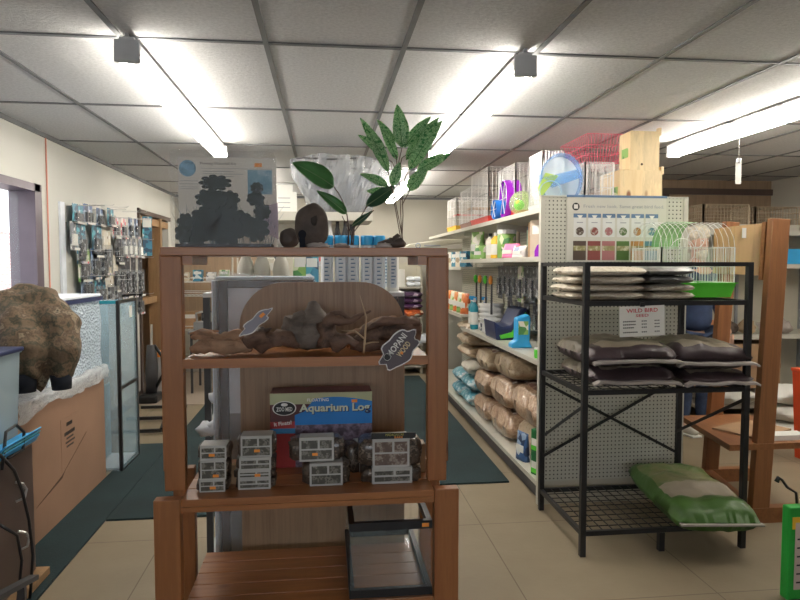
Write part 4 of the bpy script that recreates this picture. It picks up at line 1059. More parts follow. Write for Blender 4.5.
# ---- second shelf: small packages
def pack(label, loc, w_, d_, h_, m, rz=0, kind='box', cat='box', group=None, capm=None, name=None):
    t = thing(name or {'box':'carton','bottle':'bottle','jar':'jar','pouch':'pouch'}[kind], label, cat, loc, rz, group)
    if kind == 'box':
        MB().box(-w_/2,-d_/2,0,w_/2,d_/2,h_).build('carton_body', m, t, bevel=.003)
        MB().box(-w_/2*.8,-d_/2-.001,h_*.62,w_/2*.8,-d_/2,h_*.85).build('pale_label', M['paper'], t)
    elif kind == 'bottle':
        r = w_/2; MBx = MB(); MBx.lathe([(r*.9,0),(r,.01),(r,h_*.68),(r*.8,h_*.76),(r*.35,h_*.84),(r*.35,h_*.87)], 14, sy=d_/w_); MBx.build('bottle_body', m, t, smooth=True)
        g = MB(); g.lathe([(r*.42,h_*.87),(r*.42,h_*.99),(r*.3,h_)], 12); g.build('cap', capm or M['white'], t)
        g = MB(); g.lathe([(r*1.01,h_*.15),(r*1.01,h_*.55)], 14, sy=d_/w_); g.build('label', M['paper'], t)
    elif kind == 'jar':
        r = w_/2; g = MB(); g.lathe([(r*.9,0),(r,.008),(r,h_*.8),(r*.95,h_*.85)], 16); g.build('jar_body', m, t, smooth=True)
        g = MB(); g.lathe([(r*1.02,h_*.85),(r*1.02,h_*.98),(r*.95,h_)], 16); g.build('lid', capm or M['white'], t)
    elif kind == 'pouch':
        g = MB(); n = 8; vs = []
        for i in range(n+1):
            u = i/n; th = d_/2*(1-u**2.2)+.003; ww = w_/2*(1-.06*math.sin(PI*u))
            for q in range(10):
                a = 2*PI*q/10; vs.append((ww*math.copysign(abs(math.cos(a))**.5, math.cos(a)), th*math.copysign(abs(math.sin(a))**.8, math.sin(a)), h_*u))
        fs = [(i*10+k_, i*10+(k_+1)%10, (i+1)*10+(k_+1)%10, (i+1)*10+k_) for i in range(n) for k_ in range(10)]+[tuple(range(9,-1,-1)), tuple(n*10+q for q in range(10))]
        g.add(vs, fs); g.build('pouch_body', m, t, smooth=True)
        MB().box(-w_*.3,-d_/2-.002,h_*.3,w_*.3,-d_/2+.004,h_*.55).build('label', M['paper'], t)
    return t
F = R(-60)    # turned towards the aisle
z = S2+.0005; gp = 'small pet goods on the shelf under the cages'
pack('white pouch with green print at the far left of the second shelf', (1.44,5.95,z), .17,.09,.26, M['art_green'], F, 'pouch','pouch', gp)
pack('small green and red pouch beside the white pouch on the second shelf', (1.41,5.72,z), .14,.08,.13, M['art_green'], F, 'pouch','pouch', gp)
pack('white bottle with black cap on the second shelf', (1.42,5.42,z), .075,.075,.22, M['art_cream'], 0, 'bottle','bottle', gp, M['blackpl'])
pack('yellow bottle with white cap on the second shelf', (1.42,5.24,z), .085,.085,.22, M['yellow'], 0, 'bottle','bottle', gp)
pack('large jar with green lower half on the second shelf', (1.45,5.02,z), .15,.15,.23, M['art_green'], 0, 'jar','jar', gp)
pack('second pouch of pet treats behind the yellow bottle', (1.56,5.25,z), .18,.08,.25, M['art_cream'], F, 'pouch','pouch', gp)
pack('bright pink pouch lying beside the large jar', (1.42,4.76,z), .16,.12,.11, M['pink'], F, 'pouch','pouch', gp)
pack('red pink pouch right of the bright pink pouch', (1.43,4.58,z), .13,.09,.09, M['art_red'], F, 'pouch','pouch', gp)
pack('pale green box with blue logo leaning behind the pink pouches', (1.58,4.62,z), .2,.05,.21, mat('pale green card', (.4,.55,.42), .5), F, 'box','box', gp)
pack('white and teal box behind the pale green box', (1.66,4.85,z), .2,.06,.25, M['art_teal'], F, 'box','box', gp)
pack('tall brown box with a white edge near the end panel', (1.50,4.34,z), .22,.05,.25, M['kraft'], R(-68), 'box','box', gp)
pack('tan box with purple arched window at the near end of the second shelf', (1.46,4.14,z), .22,.06,.25, mat('tan card', (.55,.45,.35), .6), R(-62), 'box','box', gp)
g = MB(); g.prism([(-.05,0),(.05,0),(.05,.04),(.03,.075),(0,.09),(-.03,.075),(-.05,.04)], -.02, .02)
o = g.build('purple_hideout', M['purple']); o.location = (1.40,4.02,z); o.rotation_euler = (0,0,F); tag(o, 'small purple arched hideout toy at the near end of the second shelf', 'toy', gp)

# ---- hanging goods between second and third shelf, on hooks
def hang_pack(label, loc, w_, h_, m, rz=-PI/2, d_=.03, group=None, body=None, hook=True):
    """blister packet, loc = hole at the top; faces -x when rz=-90"""
    t = thing('hanging_packet', label, 'packet', loc, rz, group)
    MB().box(-w_/2,-.001,-h_,w_/2,.001,.012).build('backing_card', m, t)
    g = MB(); g.box(-w_*.38,-d_,-h_*.92,w_*.38,-.001,-h_*.28); g.build('blister', body or M['wraplt'], t, bevel=.005)
    g = MB(); g.box(-w_*.28,-d_*.8,-h_*.88,w_*.28,-.003,-h_*.34); g.build('contents', M['art_dark'], t, bevel=.004)
    if hook: g = MB(); g.tube([(0,.10,.004),(0,-d_-.01,.004),(0,-d_-.015,.012)], .002, 5); g.build('hook', M['steel'], t)
    return t
gp = 'goods hanging between the second and third shelf'
k = 0
mm = ['art_dark','art_dark','art_teal','art_dark','art_grey','art_dark','art_dark','art_green','art_dark','art_dark']  # mostly dark prints: shade under the shelves is put into packet colours
names = {'art_dark':'dark','art_grey':'grey','art_teal':'teal','art_green':'green'}
pos = ['first','second','third','fourth','fifth','sixth','seventh','eighth','ninth','tenth','eleventh','twelfth']
for i in range(12):
    y = 4.10+i*.155
    m_ = mm[i % 10]
    hang_pack(f'{names[m_]} blister packet in the upper hanging row, {pos[i]} from the end panel', (1.62,y,1.50), .15, .24+.05*(i % 2), M[m_], group=gp)
for i in range(7):
    y = 4.18+i*.24; m_ = mm[(i*3+1) % 10]
    hang_pack(f'{names[m_]} blister packet in the lower hanging row, {pos[i]} from the end panel', (1.66,y,1.20), .16, .22, M[m_], group=gp)
def tool(label, loc, m, L=.34):
    t = thing('long_handled_tool', label, 'tool', loc, -PI/2, gp)
    g = MB(); g.tube([(0,0,0),(0,0,-L)], [.008,.012], 6); g.build('handle', M['dark'], t)
    g = MB(); g.ball((0,-.01,-L*.1),(.03,.02,.04),8,6); g.build('grip', m, t, smooth=True)
for i, (y, c) in enumerate(((5.55,'orange'),(5.75,'green'),(5.95,'orange'),(6.12,'green'))):
    tool(f'{c} gripped scoop at the far end of the hooks, {pos[i]} from the near side', (1.47,y,1.42), M[c if c != 'orange' else 'orange'])
# ---- third shelf
z = S3+.0005
t = thing('bucket_stack', 'stack of nested white buckets on the third shelf', 'bucket', (1.515,5.72,z))
for i in range(4):
    g = MB(); z0 = .045*i
    g.lathe([(.09,z0),(.108,z0+.11),(.12,z0+.112),(.12,z0+.128),(.108,z0+.128)], 24); g.build('bucket', M['white'], t, smooth=False)
MB().box(-.112,-.05,.02,-.1,.05,.085).build('printed_label', M['art_grey'], t)
t = thing('litter_pan', 'navy litter pan with a lime green curved inner wall on the third shelf', 'litter pan', (1.57,5.25,z), 0); t.scale = (.78,1,1.2); t.location.x = 1.51
g = MB(); pts = [(-.2,0),(.2,0),(.23,.1),(.21,.22),(.12,.21),(.0,.1),(-.12,.09),(-.23,.13)]
g.prism([(a*.8,b_) for a,b_ in pts], -.18, .18, 'xz'); g.build('pan_body', M['navy'], t, bevel=.012)
g = MB(); g.prism([(-.16,.035),(-.0,.055),(.12,.13),(.19,.19),(.2,.14),(.12,.065),(.02,.02),(-.14,.01)], -.188, -.1805, 'xz'); g.v = [(x*.8,y,z_) for x,y,z_ in g.v]; g.build('lime_panel', M['green'], t)
t = thing('dustpan', 'bright blue upright scoop on the third shelf beside the litter pan', 'scoop', (1.455,4.62,z))
g = MB(); g.prism([(-.09,0),(.11,0),(.11,.03),(.06,.06),(.06,.22),(-.05,.25),(-.07,.22),(-.06,.05)], -.05, .05, 'xz'); g.v = [(-x*.8,y,z_) for x,y,z_ in g.v]; g.build('scoop_body', M['lblue'], t, bevel=.01)
MB().box(-.04,-.053,.1,.035,-.0505,.2).build('label', M['art_green'], t)
z3 = z
pack('green bottle with white label at the near end of the third shelf', (1.44,4.0,z3), .07,.07,.2, mat('clear green bottle', (.3,.5,.3), .2), 0, 'bottle','bottle', None, M['dgreen'])
pack('short lime green tub in front of the blue scoop', (1.40,4.07,z3), .06,.06,.07, M['green'], 0, 'jar','jar')
pack('white and green tub at the near end of the third shelf', (1.53,3.99,z3), .09,.09,.11, M['art_green'], 0, 'jar','jar')
for i, (x, y, m_, c) in enumerate(((1.42,6.0,'teal','teal'),(1.52,5.98,'blue','blue'),(1.44,6.16,'teal','slim teal'))):
    t = pack(f'{c} spray bottle on the third shelf beside the white buckets', (x,y,z3), .08,.06,.3, M[m_], 0, 'bottle','spray bottle', 'spray bottles by the buckets')
    MB().box(-.035,-.012,.28,.02,.012,.31).build('trigger_head', M['lblue'], t, bevel=.003)
for i in range(5):
    y = 6.42+i*.19
    pack(f'orange and green pouch on the raised far shelf, {pos[i]} from the buckets', (1.43,y,1.0205), .14,.08,.21, M['art_green'] if i % 2 else M['art_orange'], R(-70), 'pouch','pouch','pouches on the raised far shelf')
for i in range(4):
    y = 6.45+i*.22
    pack(f'small pale carton on the far upper shelf, {pos[i]} from the near side', (1.44,y,1.501), .13,.08,.16, M['art_cream'] if i % 2 else M['art_teal'], R(-70), 'box','box','cartons on the far upper shelf')
# ---- bedding bags on the base
gp = 'bedding bags stacked on the base shelf'
def bed(label, loc, wd, dp, ht, mt, seed, rz=0):
    t = thing('bedding_bag', label, 'bag', loc, rz, gp)
    def mf(u, v, s_):
        if s_ > 0 and abs(u) < .62 and abs(v) < .7: return 1
        return 0
    pillow(wd, dp, ht, seed, mfun=mf, flat=.22, wob=.08).build('film_bag', [mt, M['bagprint']], t, smooth=True)
    return t
z = S0+.0005
bed('lowest bag of brown shavings nearest the end panel', (1.61,4.42,z), .36,.5,.25, M['shavelt'], 1)
bed('bag of brown shavings, second from the bottom, nearest the end panel', (1.59,4.40,z+.245), .40,.6,.27, M['shaving'], 2)
bed('lowest bag of shavings in the second pile from the end panel', (1.58,5.0,z), .4,.56,.24, M['shaving'], 3)
bed('middle bag of shavings in the second pile from the end panel', (1.585,5.02,z+.235), .41,.56,.24, M['shaving'], 4)
bed('top bag of pale shavings in the second pile, right under the third shelf', (1.60,5.0,z+.47), .38,.56,.2, M['shavelt'], 5)
bed('lowest bag of shavings in the third pile from the end panel', (1.57,5.59,z), .4,.5,.22, M['shaving'], 6)
bed('top bag of shavings in the third pile, with a dark blue edge', (1.57,5.59,z+.215), .4,.5,.22, M['shaving'], 7)
bed('top bag of brown shavings on the third pile under the shelf', (1.58,5.6,z+.43), .38,.48,.2, M['shavelt'], 8)
for i, (y, zz, m_, c) in enumerate(((6.15,0,'teal','teal'),(6.15,.15,'lblue','blue'),(6.6,0,'blue','dark blue'),(6.6,.15,'teal','teal'),(6.15,.3,'bluewhite','white'))):
    bag(f'{c} wrapped bedding bag in the far blue pile, {"bottom" if zz == 0 else "middle" if zz < .2 else "top"} of the {"nearer" if y < 6.3 else "farther"} column', (1.55,y,z+zz), 0, .38,.4,.155, blotch(f'{c} wrinkled film', [(0,(.03,.12,.2)),(.5,(.1,.35,.45)),(.6,(.6,.7,.72))] if m_ != 'bluewhite' else [(0,(.5,.45,.4)),(.6,(.75,.7,.6))], 18, .3, .5, False, 'noise'), i, group='blue wrapped bedding at the far end of the base')
for i in range(3):
    bag(f'tan bag in the far pile near the arched header, {["bottom","middle","top"][i]} one', (1.53,6.75,.62+i*.13), 0, .38,.5,.13, M['shavelt'], i+4, group='tan bags on the far shelf') if False else None
for i in range(3):
    bag(f'tan bag high in the far pile above the blue bags, {["lowest","middle","topmost"][i]} one', (1.55,6.3+.0*i,z+.46+i*.12), 0, .38,.55,.12, M['shavelt'], i+4, group='tan bags above the blue bags')
# blue-red pack and green cartons at the near edge
zb = S0+.0005
t = pack('blue white and red pack standing at the front of the base shelf', (1.365,4.33,zb), .0001+.14,.05,.2, M['art_blue'], R(-75), 'pouch','pack'); t.location = (1.385,4.34,.1405)
gp = 'green and cream cartons at the near end of the base shelf'
for i, (x, y, zz, lab) in enumerate(((1.42,4.02,0,'green and cream carton at the bottom of the near end stack'),(1.42,4.02,.1505,'green and cream carton on top of the near end stack'),(1.45,3.93-.0,0,'single green carton at the very end of the base shelf'))):
    t = thing('printed_carton', lab, 'carton', (x,y if i < 2 else 3.915,zb+zz), R(-70), gp)
    hh = .15 if i < 2 else .12; ww = .1 if i < 2 else .06
    MB().box(-ww/2,-.06,0,ww/2,.06,hh).build('carton_body', M['dgreen'], t, bevel=.003)
    MB().box(-ww/2*.85,-.062,hh*.1,ww/2*.85,-.06,hh*.6).build('cream_label', M['paper'], t)
    MB().box(-ww/2*.9,-.063,hh*.1,ww/2*.2,-.062,hh*.3).build('yellow_print', M['green'], t)
# cream arched display header at the end of the aisle
t = thing('arched_header', 'cream arched display header with a round logo beyond the aisle shelving', 'display header', (1.42,8.5,0))
g = MB(); g.prism([(-.42,1.735),(-.30,1.80),(.0,1.84),(.45,1.88),(.45,1.82),(.0,1.76),(-.2,1.735)], -.12, .12); g.box(-.42,-.13,1.715,.45,.13,1.745)
g.build('header_beam', M['cream'], t, bevel=.01)
pts = [(.45,1.72),(.32,1.71)]
for i in range(10): a = PI/2*i/9; pts.append((.45-.42*math.cos(a)+.0-.0, 1.05+.66*math.cos(a)*0+.0)) if False else pts.append((.05+.38*math.sin(a)*0+.36*(1-math.cos(a)), 1.15+.5*math.cos(a)))
pts = [(-.0,.0),(-.0,1.25)]+[(.0+.42*(1-math.cos(PI/2*i/9)), 1.25+.46*math.sin(PI/2*i/9)) for i in range(1,10)]+[(.45,0)]
g = MB(); g.prism(pts, .05, .09); g.build('curved_side_panel', M['creamlt'], t)
g = MB(); g.tube([(-.2+.03*math.cos(q/16*2*PI),-.135,1.775+.03*math.sin(q/16*2*PI)) for q in range(16)], .005, 4, loop=True); g.build('round_logo', M['blueink'], t)
g = MB(); g.box(-.12,-.131,1.765,.1,-.128,1.785); g.build('logo_line', M['greyink'], t)

# ================================================================ CENTRE SHELF behind the board: bottles
t = thing('stock_shelf', 'low grey stock shelf behind the wood grain board holding the tall white bottles', 'shelf', (0,3.3,0))
for z in (.1, .75, 1.385):
    MB().box(-.58,-.16,z-.02,.39,.2,z).build('shelf_board', M['greylt'], t)
for x, y in ((-.58,-.16),(.36,-.16),(-.58,.17),(.36,.17)): MB().box(x,y,0,x+.03,y+.03,1.365).build('post', M['dark'], t)
z = 1.3855; gp = 'white bottles above the wood grain board'
def tall_bottle(label, x, y, r, h, body, capm, caph, art_=None):
    t = thing('bottle', label, 'bottle', (x,y,z), 0, gp)
    g = MB(); g.lathe([(r*.95,0),(r,.006),(r,h-.01),(r*.95,h)], 18); g.build('bottle_body', body, t, smooth=True)
    g = MB(); g.lathe([(r*1.04,h),(r*1.04,h+caph*.85),(r*.95,h+caph)], 18); g.build('cap', capm, t, smooth=False)
    g = MB(); g.box(-r*.5,-r*1.01,.02,r*.5,-r*.86,h*.9); g.build('label', art_ or mat('printed white label', (.62,.66,.72), .4), t)
    g = MB()
    for i in range(9): g.box(-r*.38,-r*1.03,.04+i*h*.085,r*(.1+.25*((i*7)%3)/2),-r*1.01,.046+i*h*.085)
    g.build('small_print', M['blueink'], t)
for i, (px, cm, body, cl_) in enumerate(((327,'lblue','white','blue capped'),(341,'lblue','white','blue capped'),(353,'lblue','white','blue capped'),(367,'lblue','white','blue capped'),(379,'lblue','white','blue capped'))):
    x = at(px,270,3.25).x
    tall_bottle(f'tall white bottle with a blue cap, {pos[i]} from the left above the wood grain board', x, 3.25, .031, .235, M['bluewhite'], M['lblue'], .048)
tall_bottle('white canister with a dark teal top, right end of the tall bottle row', at(393,270,3.25).x, 3.25, .03, .2, M['paper'], M['teal'], .07)
tall_bottle('dark blue and white bottle behind the right end of the bottle row', at(386,270,3.36).x, 3.37, .028, .2, M['paper'], M['navy'], .05)
for i, px in enumerate((246,262,281)):
    x = at(px,265,3.25).x
    t = thing('spray_bottle', f'cream spray bottle with sloped shoulders, {pos[i]} from the left behind the wrapped frame', 'spray bottle', (x,3.25,z), 0, 'cream bottles behind the wrapped frame')
    g = MB(); g.lathe([(.038,0),(.042,.01),(.042,.11),(.034,.15),(.022,.175),(.021,.215)], 16); g.build('bottle_body', M['creamlt'], t, smooth=True)
    g = MB(); g.lathe([(.022,.215),(.022,.235)], 12); g.box(-.015,-.045,.235,.015,.02,.262); g.build('trigger_head', M['white'], t, bevel=.003)
for i, (px, m_, h_, c) in enumerate(((300,'art_green',.2,'yellow and green'),(312,'art_teal',.2,'pale teal'),(268,'art_cream',.17,'cream and yellow'))):
    x = at(px,265,3.42).x
    pack(f'{c} carton standing behind the cream spray bottles', (x,3.42,z), .07,.05,h_, M[m_], 0, 'box','box','cartons behind the spray bottles')
# tall unit behind, with the plastic wrapped tub and boards
t = thing('tall_display_unit', 'tall display unit with a cream top ledge under the plastic wrapped tub', 'display unit', (-.06,5.2,0))
MB().box(-.36,-.25,1.86,.43,.3,1.925).build('top_ledge', M['creamlt'], t)
for x in (-.36,.27): MB().box(x,.2,0,x+.04,.24,1.86).build('post', M['dark'], t)
MB().box(-.32,.2,.1,.27,.215,1.86).build('back_panel', M['cream'], t)
MB().box(-.34,-.22,0,.31,.24,.1).build('plinth', M['dark'], t)
MB().box(-.34,-.2,1.2,.31,.2,1.22).build('shelf_board', M['creamlt'], t)
for i, (x, m_, c) in enumerate(((.02,'red','red'),(.10,'white','white'),(.16,'blackpl','black'),(.22,'dark','dark grey'))):
    t2 = thing('hanging_leash', f'{c} lead hanging under the ledge of the tall display unit', 'lead', (x-.06,5.05,1.84), 0, 'leads under the tall unit ledge')
    g = MB(); g.tube([(0,0,.02),(0,-.0,-.02),(-.025,0,-.14),(0,0,-.30),(.025,0,-.14),(0,0,-.02)], .014, 6); g.build('webbing', M[m_], t2)
    g = MB(); g.lathe([(.012,-.33),(.012,-.29)], 8); g.build('clasp', M['steel'], t2)
z = 1.9255
t = thing('wrapped_tub', 'large shallow tub wrapped in clear crinkled plastic, behind the broad leaved plant', 'wrapped tub', (.125,5.12,z))
g = MB(); n = 90; prof = [(.22,0),(.25,.02),(.27,.07),(.29,.12),(.31,.17),(.33,.22),(.36,.28),(.375,.33),(.385,.38),(.385,.41),(.35,.42)]
g.lathe(prof, n, sx=1, sy=.6)
g.v = [(a*(1+.09*noise.noise(Vector((a*2,b_,c*.8))*13)), b_*(1+.2*noise.noise(Vector((a*2,b_,c*.8))*14+Vector((4,0,0)))), c+.03*noise.noise(Vector((a,b_,c))*6)) for a,b_,c in g.v]
g.build('plastic_wrap', clear('shiny crinkled plastic film', (.55,.58,.62), .4, .06, 1, 14), t)
g = MB(); g.lathe([(.2,.004),(.335,.28),(.34,.285),(.325,.285),(.19,.012)], 32, sx=1, sy=.58); g.build('tub', mat('grey tub', (.16,.17,.19), .5), t, smooth=True)
g = MB(); g.tube([(.385*math.cos(q/24*2*PI),.23*math.sin(q/24*2*PI),.40+.01*math.sin(q)) for q in range(24)], .006, 5, loop=True); g.build('dark_rim_cord', M['dark'], t)
for i, (x, y, w_, h_, lab) in enumerate(((-.355,5.28,.2,.24,'rear white printed board on the tall unit, left of the wrapped tub'),(-.30,5.1,.17,.165,'front white printed board on the tall unit, left of the wrapped tub'))):
    t = thing('printed_board', lab, 'sign board', (x,y,z))
    MB().box(-w_/2,0,0,w_/2,.02,h_).build('board', M['paper'], t)
    for q in range(3): MB().box(-w_*.35,-.002,h_*(.25+.22*q),w_*.2,0,h_*(.28+.22*q)).build('printed_line', M['greyink'], t)

# ================================================================ BACK SHELF at the end of the aisle
t = thing('back_shelf', 'cream wall shelving at the far end of the aisle', 'shelving', (.9,9.0,0))
MB().box(-1.3,.2,0,.45,.24,1.55).build('back_panel', M['cream'], t)
for zz in (.12, .42, .80, 1.22): MB().box(-1.3,-.22,zz-.025,.45,.2,zz).build('shelf_board', M['creamlt'], t)
for xx in (-1.3, .42): MB().box(xx,-.2,0,xx+.03,.2,1.5).build('upright', M['cream'], t)
gp = 'goods on the far end shelving'
pack('white carton with orange band on the upper far shelf', (1.02,8.92,1.2205), .17,.12,.24, M['paper'], 0,'box','box',gp)
o = MB().box(-.087,-.0615,0,.087,-.0605,.05).build('orange_band', M['art_orange'], bpy.data.objects['carton'] if False else None); bpy.data.objects.remove(o)
for i in range(4):
    bag(f'small white bag on the upper far shelf, {pos[i]} from the white carton', (1.19+.07*(i%2)*1.3,8.92,1.2205+.0*i+.072*(i//2)), 0,.10,.2,.07, M['bluewhite'], i, group=gp, flat=.3)
for i in range(3):
    bag(f'purple patterned bag on the middle far shelf, {["bottom","middle","top"][i]} of its pile', (1.14,8.9,.9105+.08*i if i else .9105), 0,.42,.36,.08, M['art_purple'], i+3, group=gp)
bag('orange bag under the purple bags on the middle far shelf', (1.16,8.9,.8005), 0,.4,.38,.11, M['art_orange'], 2, group=gp)
bag('red bag at the left of the purple bags on the middle far shelf', (.78,8.9,.8005), 0,.26,.34,.2, M['red'], 2, group=gp)
for i in range(3): bag(f'white bag on the low far shelf, {pos[i]} from the left', (.85+.24*i,8.9,.4205), 0,.22,.34,.14, M['bluewhite'], i, group=gp)
for i in range(3): bag(f'tan bag on the lowest far shelf, {pos[i]} from the left', (.82+.27*i,8.9,.1205), 0,.25,.36,.18, M['shavelt'], i, group=gp)
for i in range(5): pack(f'mixed carton on the upper far shelf behind the bottles, {pos[i]} from the left', (-.3+.22*i,8.95,1.2205), .17,.12,.2+.03*(i%3), [M['art_teal'],M['art_cream'],M['art_red'],M['art_green'],M['art_grey']][i], 0,'box','box',gp)

# ================================================================ LEFT SIDE
# large cardboard box
t = thing('cardboard_box', 'long brown cardboard box standing along the left side under the bubble wrapped tank', 'box', (-1.82,4.05,0))
MB().box(-.25,-.68,0,.26,.66,.745).build('box_body', M['cardboard'], t, bevel=.004)
MB().box(.26,-.68,.06,.2615,-.3,.72).build('side_flap', M['cardboard'], t) if False else None
g = MB(); g.prism([(-.45,.205),(-.1,.27),(.30,.43),(-.06,.285),(-.1,.255)], .2605, .2625, 'yz'); g.build('torn_slit', mat('dark slit', (.09,.05,.03), .9), t)
g = MB(); g.prism([(-.1,.28),(.2,.4),(.2,.6),(-.1,.6)], .2602, .2612, 'yz'); g.build('pasted_label', M['cardboard'], t)
for i, (z_, w_) in enumerate(((.545,.09),(.49,.16),(.465,.1),(.44,.13),(.415,.1))):
    g = MB(); q = -w_/2
    while q < w_/2: g.box(.2615,q+.03,z_,.2625,q+.042,z_+(.022 if i < 2 else .011)); q += .018
    g.build('printed_line', M['ink'], t)
# bubble wrapped tank on top
t = thing('bubble_wrapped_tank', 'glass tank in bubble wrap lying on the long cardboard box', 'wrapped tank', (-1.815,4.27,.7455))
g = MB(); NX, NY, NZ = 8, 18, 10; hx, hy, hz = .24, .45, .55
def wav(p, s_): return .012*noise.noise(Vector(p)*7+Vector((s_,0,0)))
for axis, sg in (('x',1),('x',-1),('y',1),('y',-1),('z',1)):
    A, B_ = {'x':(NY,NZ),'y':(NX,NZ),'z':(NX,NY)}[axis]; vs = []
    for i in range(A+1):
        for j in range(B_+1):
            a, b_ = -1+2*i/A, -1+2*j/B_
            p = {'x':(sg*hx,a*hy,(b_+1)/2*hz),'y':(a*hx,sg*hy,(b_+1)/2*hz),'z':(a*hx,b_*hy,hz)}[axis]
            dd = wav(p, 3); p = (p[0]*(1+dd/hx), p[1]*(1+dd/hy), p[2]+dd*.6*(p[2] > .01))
            vs.append(p)
    g.add(vs, [(i*(B_+1)+j,(i+1)*(B_+1)+j,(i+1)*(B_+1)+j+1,i*(B_+1)+j+1) for i in range(A) for j in range(B_)])
g.build('bubble_wrap', M['bubble'], t, smooth=True)
g = MB(); g.box(-.23,-.44,.002,.23,.44,.53); g.build('white_panels', mat('pale blue foam panels', (.55,.68,.78), .7), t)
g = MB(); g.box(-.25,-.46,.53,.255,.462,.555); g.build('dark_rim', M['navy'], t)
g = MB(); vs = []; A, B_ = 30, 8
for i in range(A+1):
    for j in range(B_+1):
        y_ = -.89+1.35*i/A; q = j/B_
        x_ = .18+.09*min(1,q*2)+.006*noise.noise(Vector((y_*6,q*4,1)))
        z_ = .09-.05*q if q < .5 else .065-(q-.5)*(.16+.10*noise.noise(Vector((y_*3,0,5))))
        vs.append((x_+.008*noise.noise(Vector((y_*14,q*9,2)))+.012, y_, z_+.02*noise.noise(Vector((y_*9,q*6,7)))))
P = len(vs); g.add(vs, [(i*(B_+1)+j,(i+1)*(B_+1)+j,(i+1)*(B_+1)+j+1,i*(B_+1)+j+1) for i in range(A) for j in range(B_)])
g.build('loose_wrap_edge', clear('crumpled bubble wrap edge', (.85,.88,.9), .6, .12, 1, 30), t, smooth=True)
MB().box(-.245,-.44,.5565,.245,.45,.575).build('top_sheet', M['bluewhite'], t, bevel=.004)
# camouflage jacket
J = (-1.66,3.62,.0)
t = thing('camouflage_jacket', 'brown camouflage jacket with black knitted cuffs draped over the bubble wrapped tank', 'jacket', (0,0,0))
g = MB()
def jp(px, py, y): return at(px, py, y)
def fold_blob(c, r, seed): g.ball(c, r, 28, 18, 0, .12, 7, seed)
fold_blob(jp(14,328,3.68), (.25,.24,.215), 2)
fold_blob(jp(-12,335,3.6), (.24,.24,.22), 3)
fold_blob(jp(38,326,3.62), (.19,.2,.17), 6)
g.tube([jp(20,305,3.66),jp(42,312,3.6),jp(60,330,3.5),jp(66,352,3.42),jp(61,378,3.40)], [.13,.125,.105,.082,.062], 20, nz=.12, nf=12)
g.tube([jp(5,312,3.6),jp(22,335,3.45),jp(27,355,3.36),jp(24,377,3.34)], [.14,.12,.10,.068], 20, nz=.12, nf=12)
g.tube([jp(30,320,3.6),jp(42,350,3.46),jp(41,378,3.40),jp(40,392,3.39)], [.12,.09,.045,.008], 14, nz=.15, nf=12)
body = g.build('jacket_body', M['camo'], t, smooth=True)
rm = body.modifiers.new('remesh', 'REMESH'); rm.mode = 'VOXEL'; rm.voxel_size = .011; rm.use_smooth_shade = True
sm = body.modifiers.new('smooth', 'SMOOTH'); sm.iterations = 14
tx = bpy.data.textures.new('folds', 'CLOUDS'); tx.noise_scale = .16; tx.noise_depth = 1
dm = body.modifiers.new('folds', 'DISPLACE'); dm.texture = tx; dm.strength = .022; dm.mid_level = .5; dm.texture_coords = 'LOCAL'
tx2 = bpy.data.textures.new('creases', 'WOOD'); tx2.wood_type = 'BANDNOISE'; tx2.noise_scale = .14; tx2.turbulence = 9
dm = body.modifiers.new('creases', 'DISPLACE'); dm.texture = tx2; dm.strength = .012; dm.texture_coords = 'LOCAL'
for a, b_, y0, r in (((61,374),(62,389),3.40,.052),((24,373),(25,392),3.335,.058)):
    g = MB(); g.tube([jp(*a,y0),jp(*b_,y0)], [r,r*.86], 20); g.build('knitted_cuff', M['knit'], t, smooth=True)
# dark cabinet with plastic tote, blue trays, cables (left foreground)
t = thing('dark_cabinet', 'dark brown cabinet with scratched side at the left edge of the picture', 'cabinet', (-1.72,2.75,0))
MB().box(-.33,-.45,.06,.33,.44,.68).build('carcass', M['darktrim'], t, bevel=.003)
MB().box(-.35,-.47,.68,.35,.46,.70).build('top_board', mat('greyish brown top', (.25,.18,.14), .5), t)
MB().box(-.33,-.45,.02,.38,.47,.055).build('base_board', M['trimwood'], t)
for zz, yy in ((.50,.28),(.27,.29)):
    g = MB(); g.tube([(.331,yy-.02,zz-.045),(.36,yy,zz-.035),(.365,yy+.01,zz),(.355,yy,zz+.03),(.331,yy-.02,zz+.045)], .006, 6); g.build('bent_handle', M['steel'], t)
t = thing('plastic_tote', 'clear plastic storage tote with dark blue rim on the dark cabinet', 'tote', (-1.635,2.95,.7005))
tray(t, .44,.40,.42, clear('frosted clear plastic', (.5,.62,.68), .45, .25), 'tote_body', .93)
MB().box(-.235,-.215,.42,.235,.215,.44).build('lid_rim', M['navy'], t, bevel=.006)
MB().box(-.18,-.16,.02,.18,.16,.25).build('folded_contents', blotch('mixed contents', [(0,(.3,.35,.35)),(.5,(.5,.55,.55)),(.65,(.6,.35,.4))], 7, .6, 0, False, 'noise'), t)
t = thing('blue_tray_stack', 'stack of glossy blue trays between the tote and the cabinet edge', 'trays', (-1.38,2.99,.7005))
for i in range(3):
    z0 = .016*i; g = MB(); g.prism([(-.03-.0,z0),(.03,z0),(.052+.004*i,z0+.03),(.048+.004*i,z0+.034),(.028,z0+.006),(-.03,z0+.006)], -.2, .14, 'xz'); g.build('tray', M['lblue' if i != 1 else 'teal'], t)
for pts, lab in (([(30,600),(33,555),(29,520),(22,490),(14,470),(0,455)],'black cable hanging down the side of the dark cabinet, outer one'),([(18,600),(22,560),(17,535),(0,525)],'black cable looping low at the dark cabinet, inner one'),([(2,470),(6,432),(16,425),(24,432),(23,450),(8,458)],'black cable looped over the blue trays')):
    g = MB(); g.tube([atx(a, b_, -1.335) for a, b_ in pts], .007, 6); tag(g.build('cable', M['blackpl'], smooth=True), lab, 'cable')
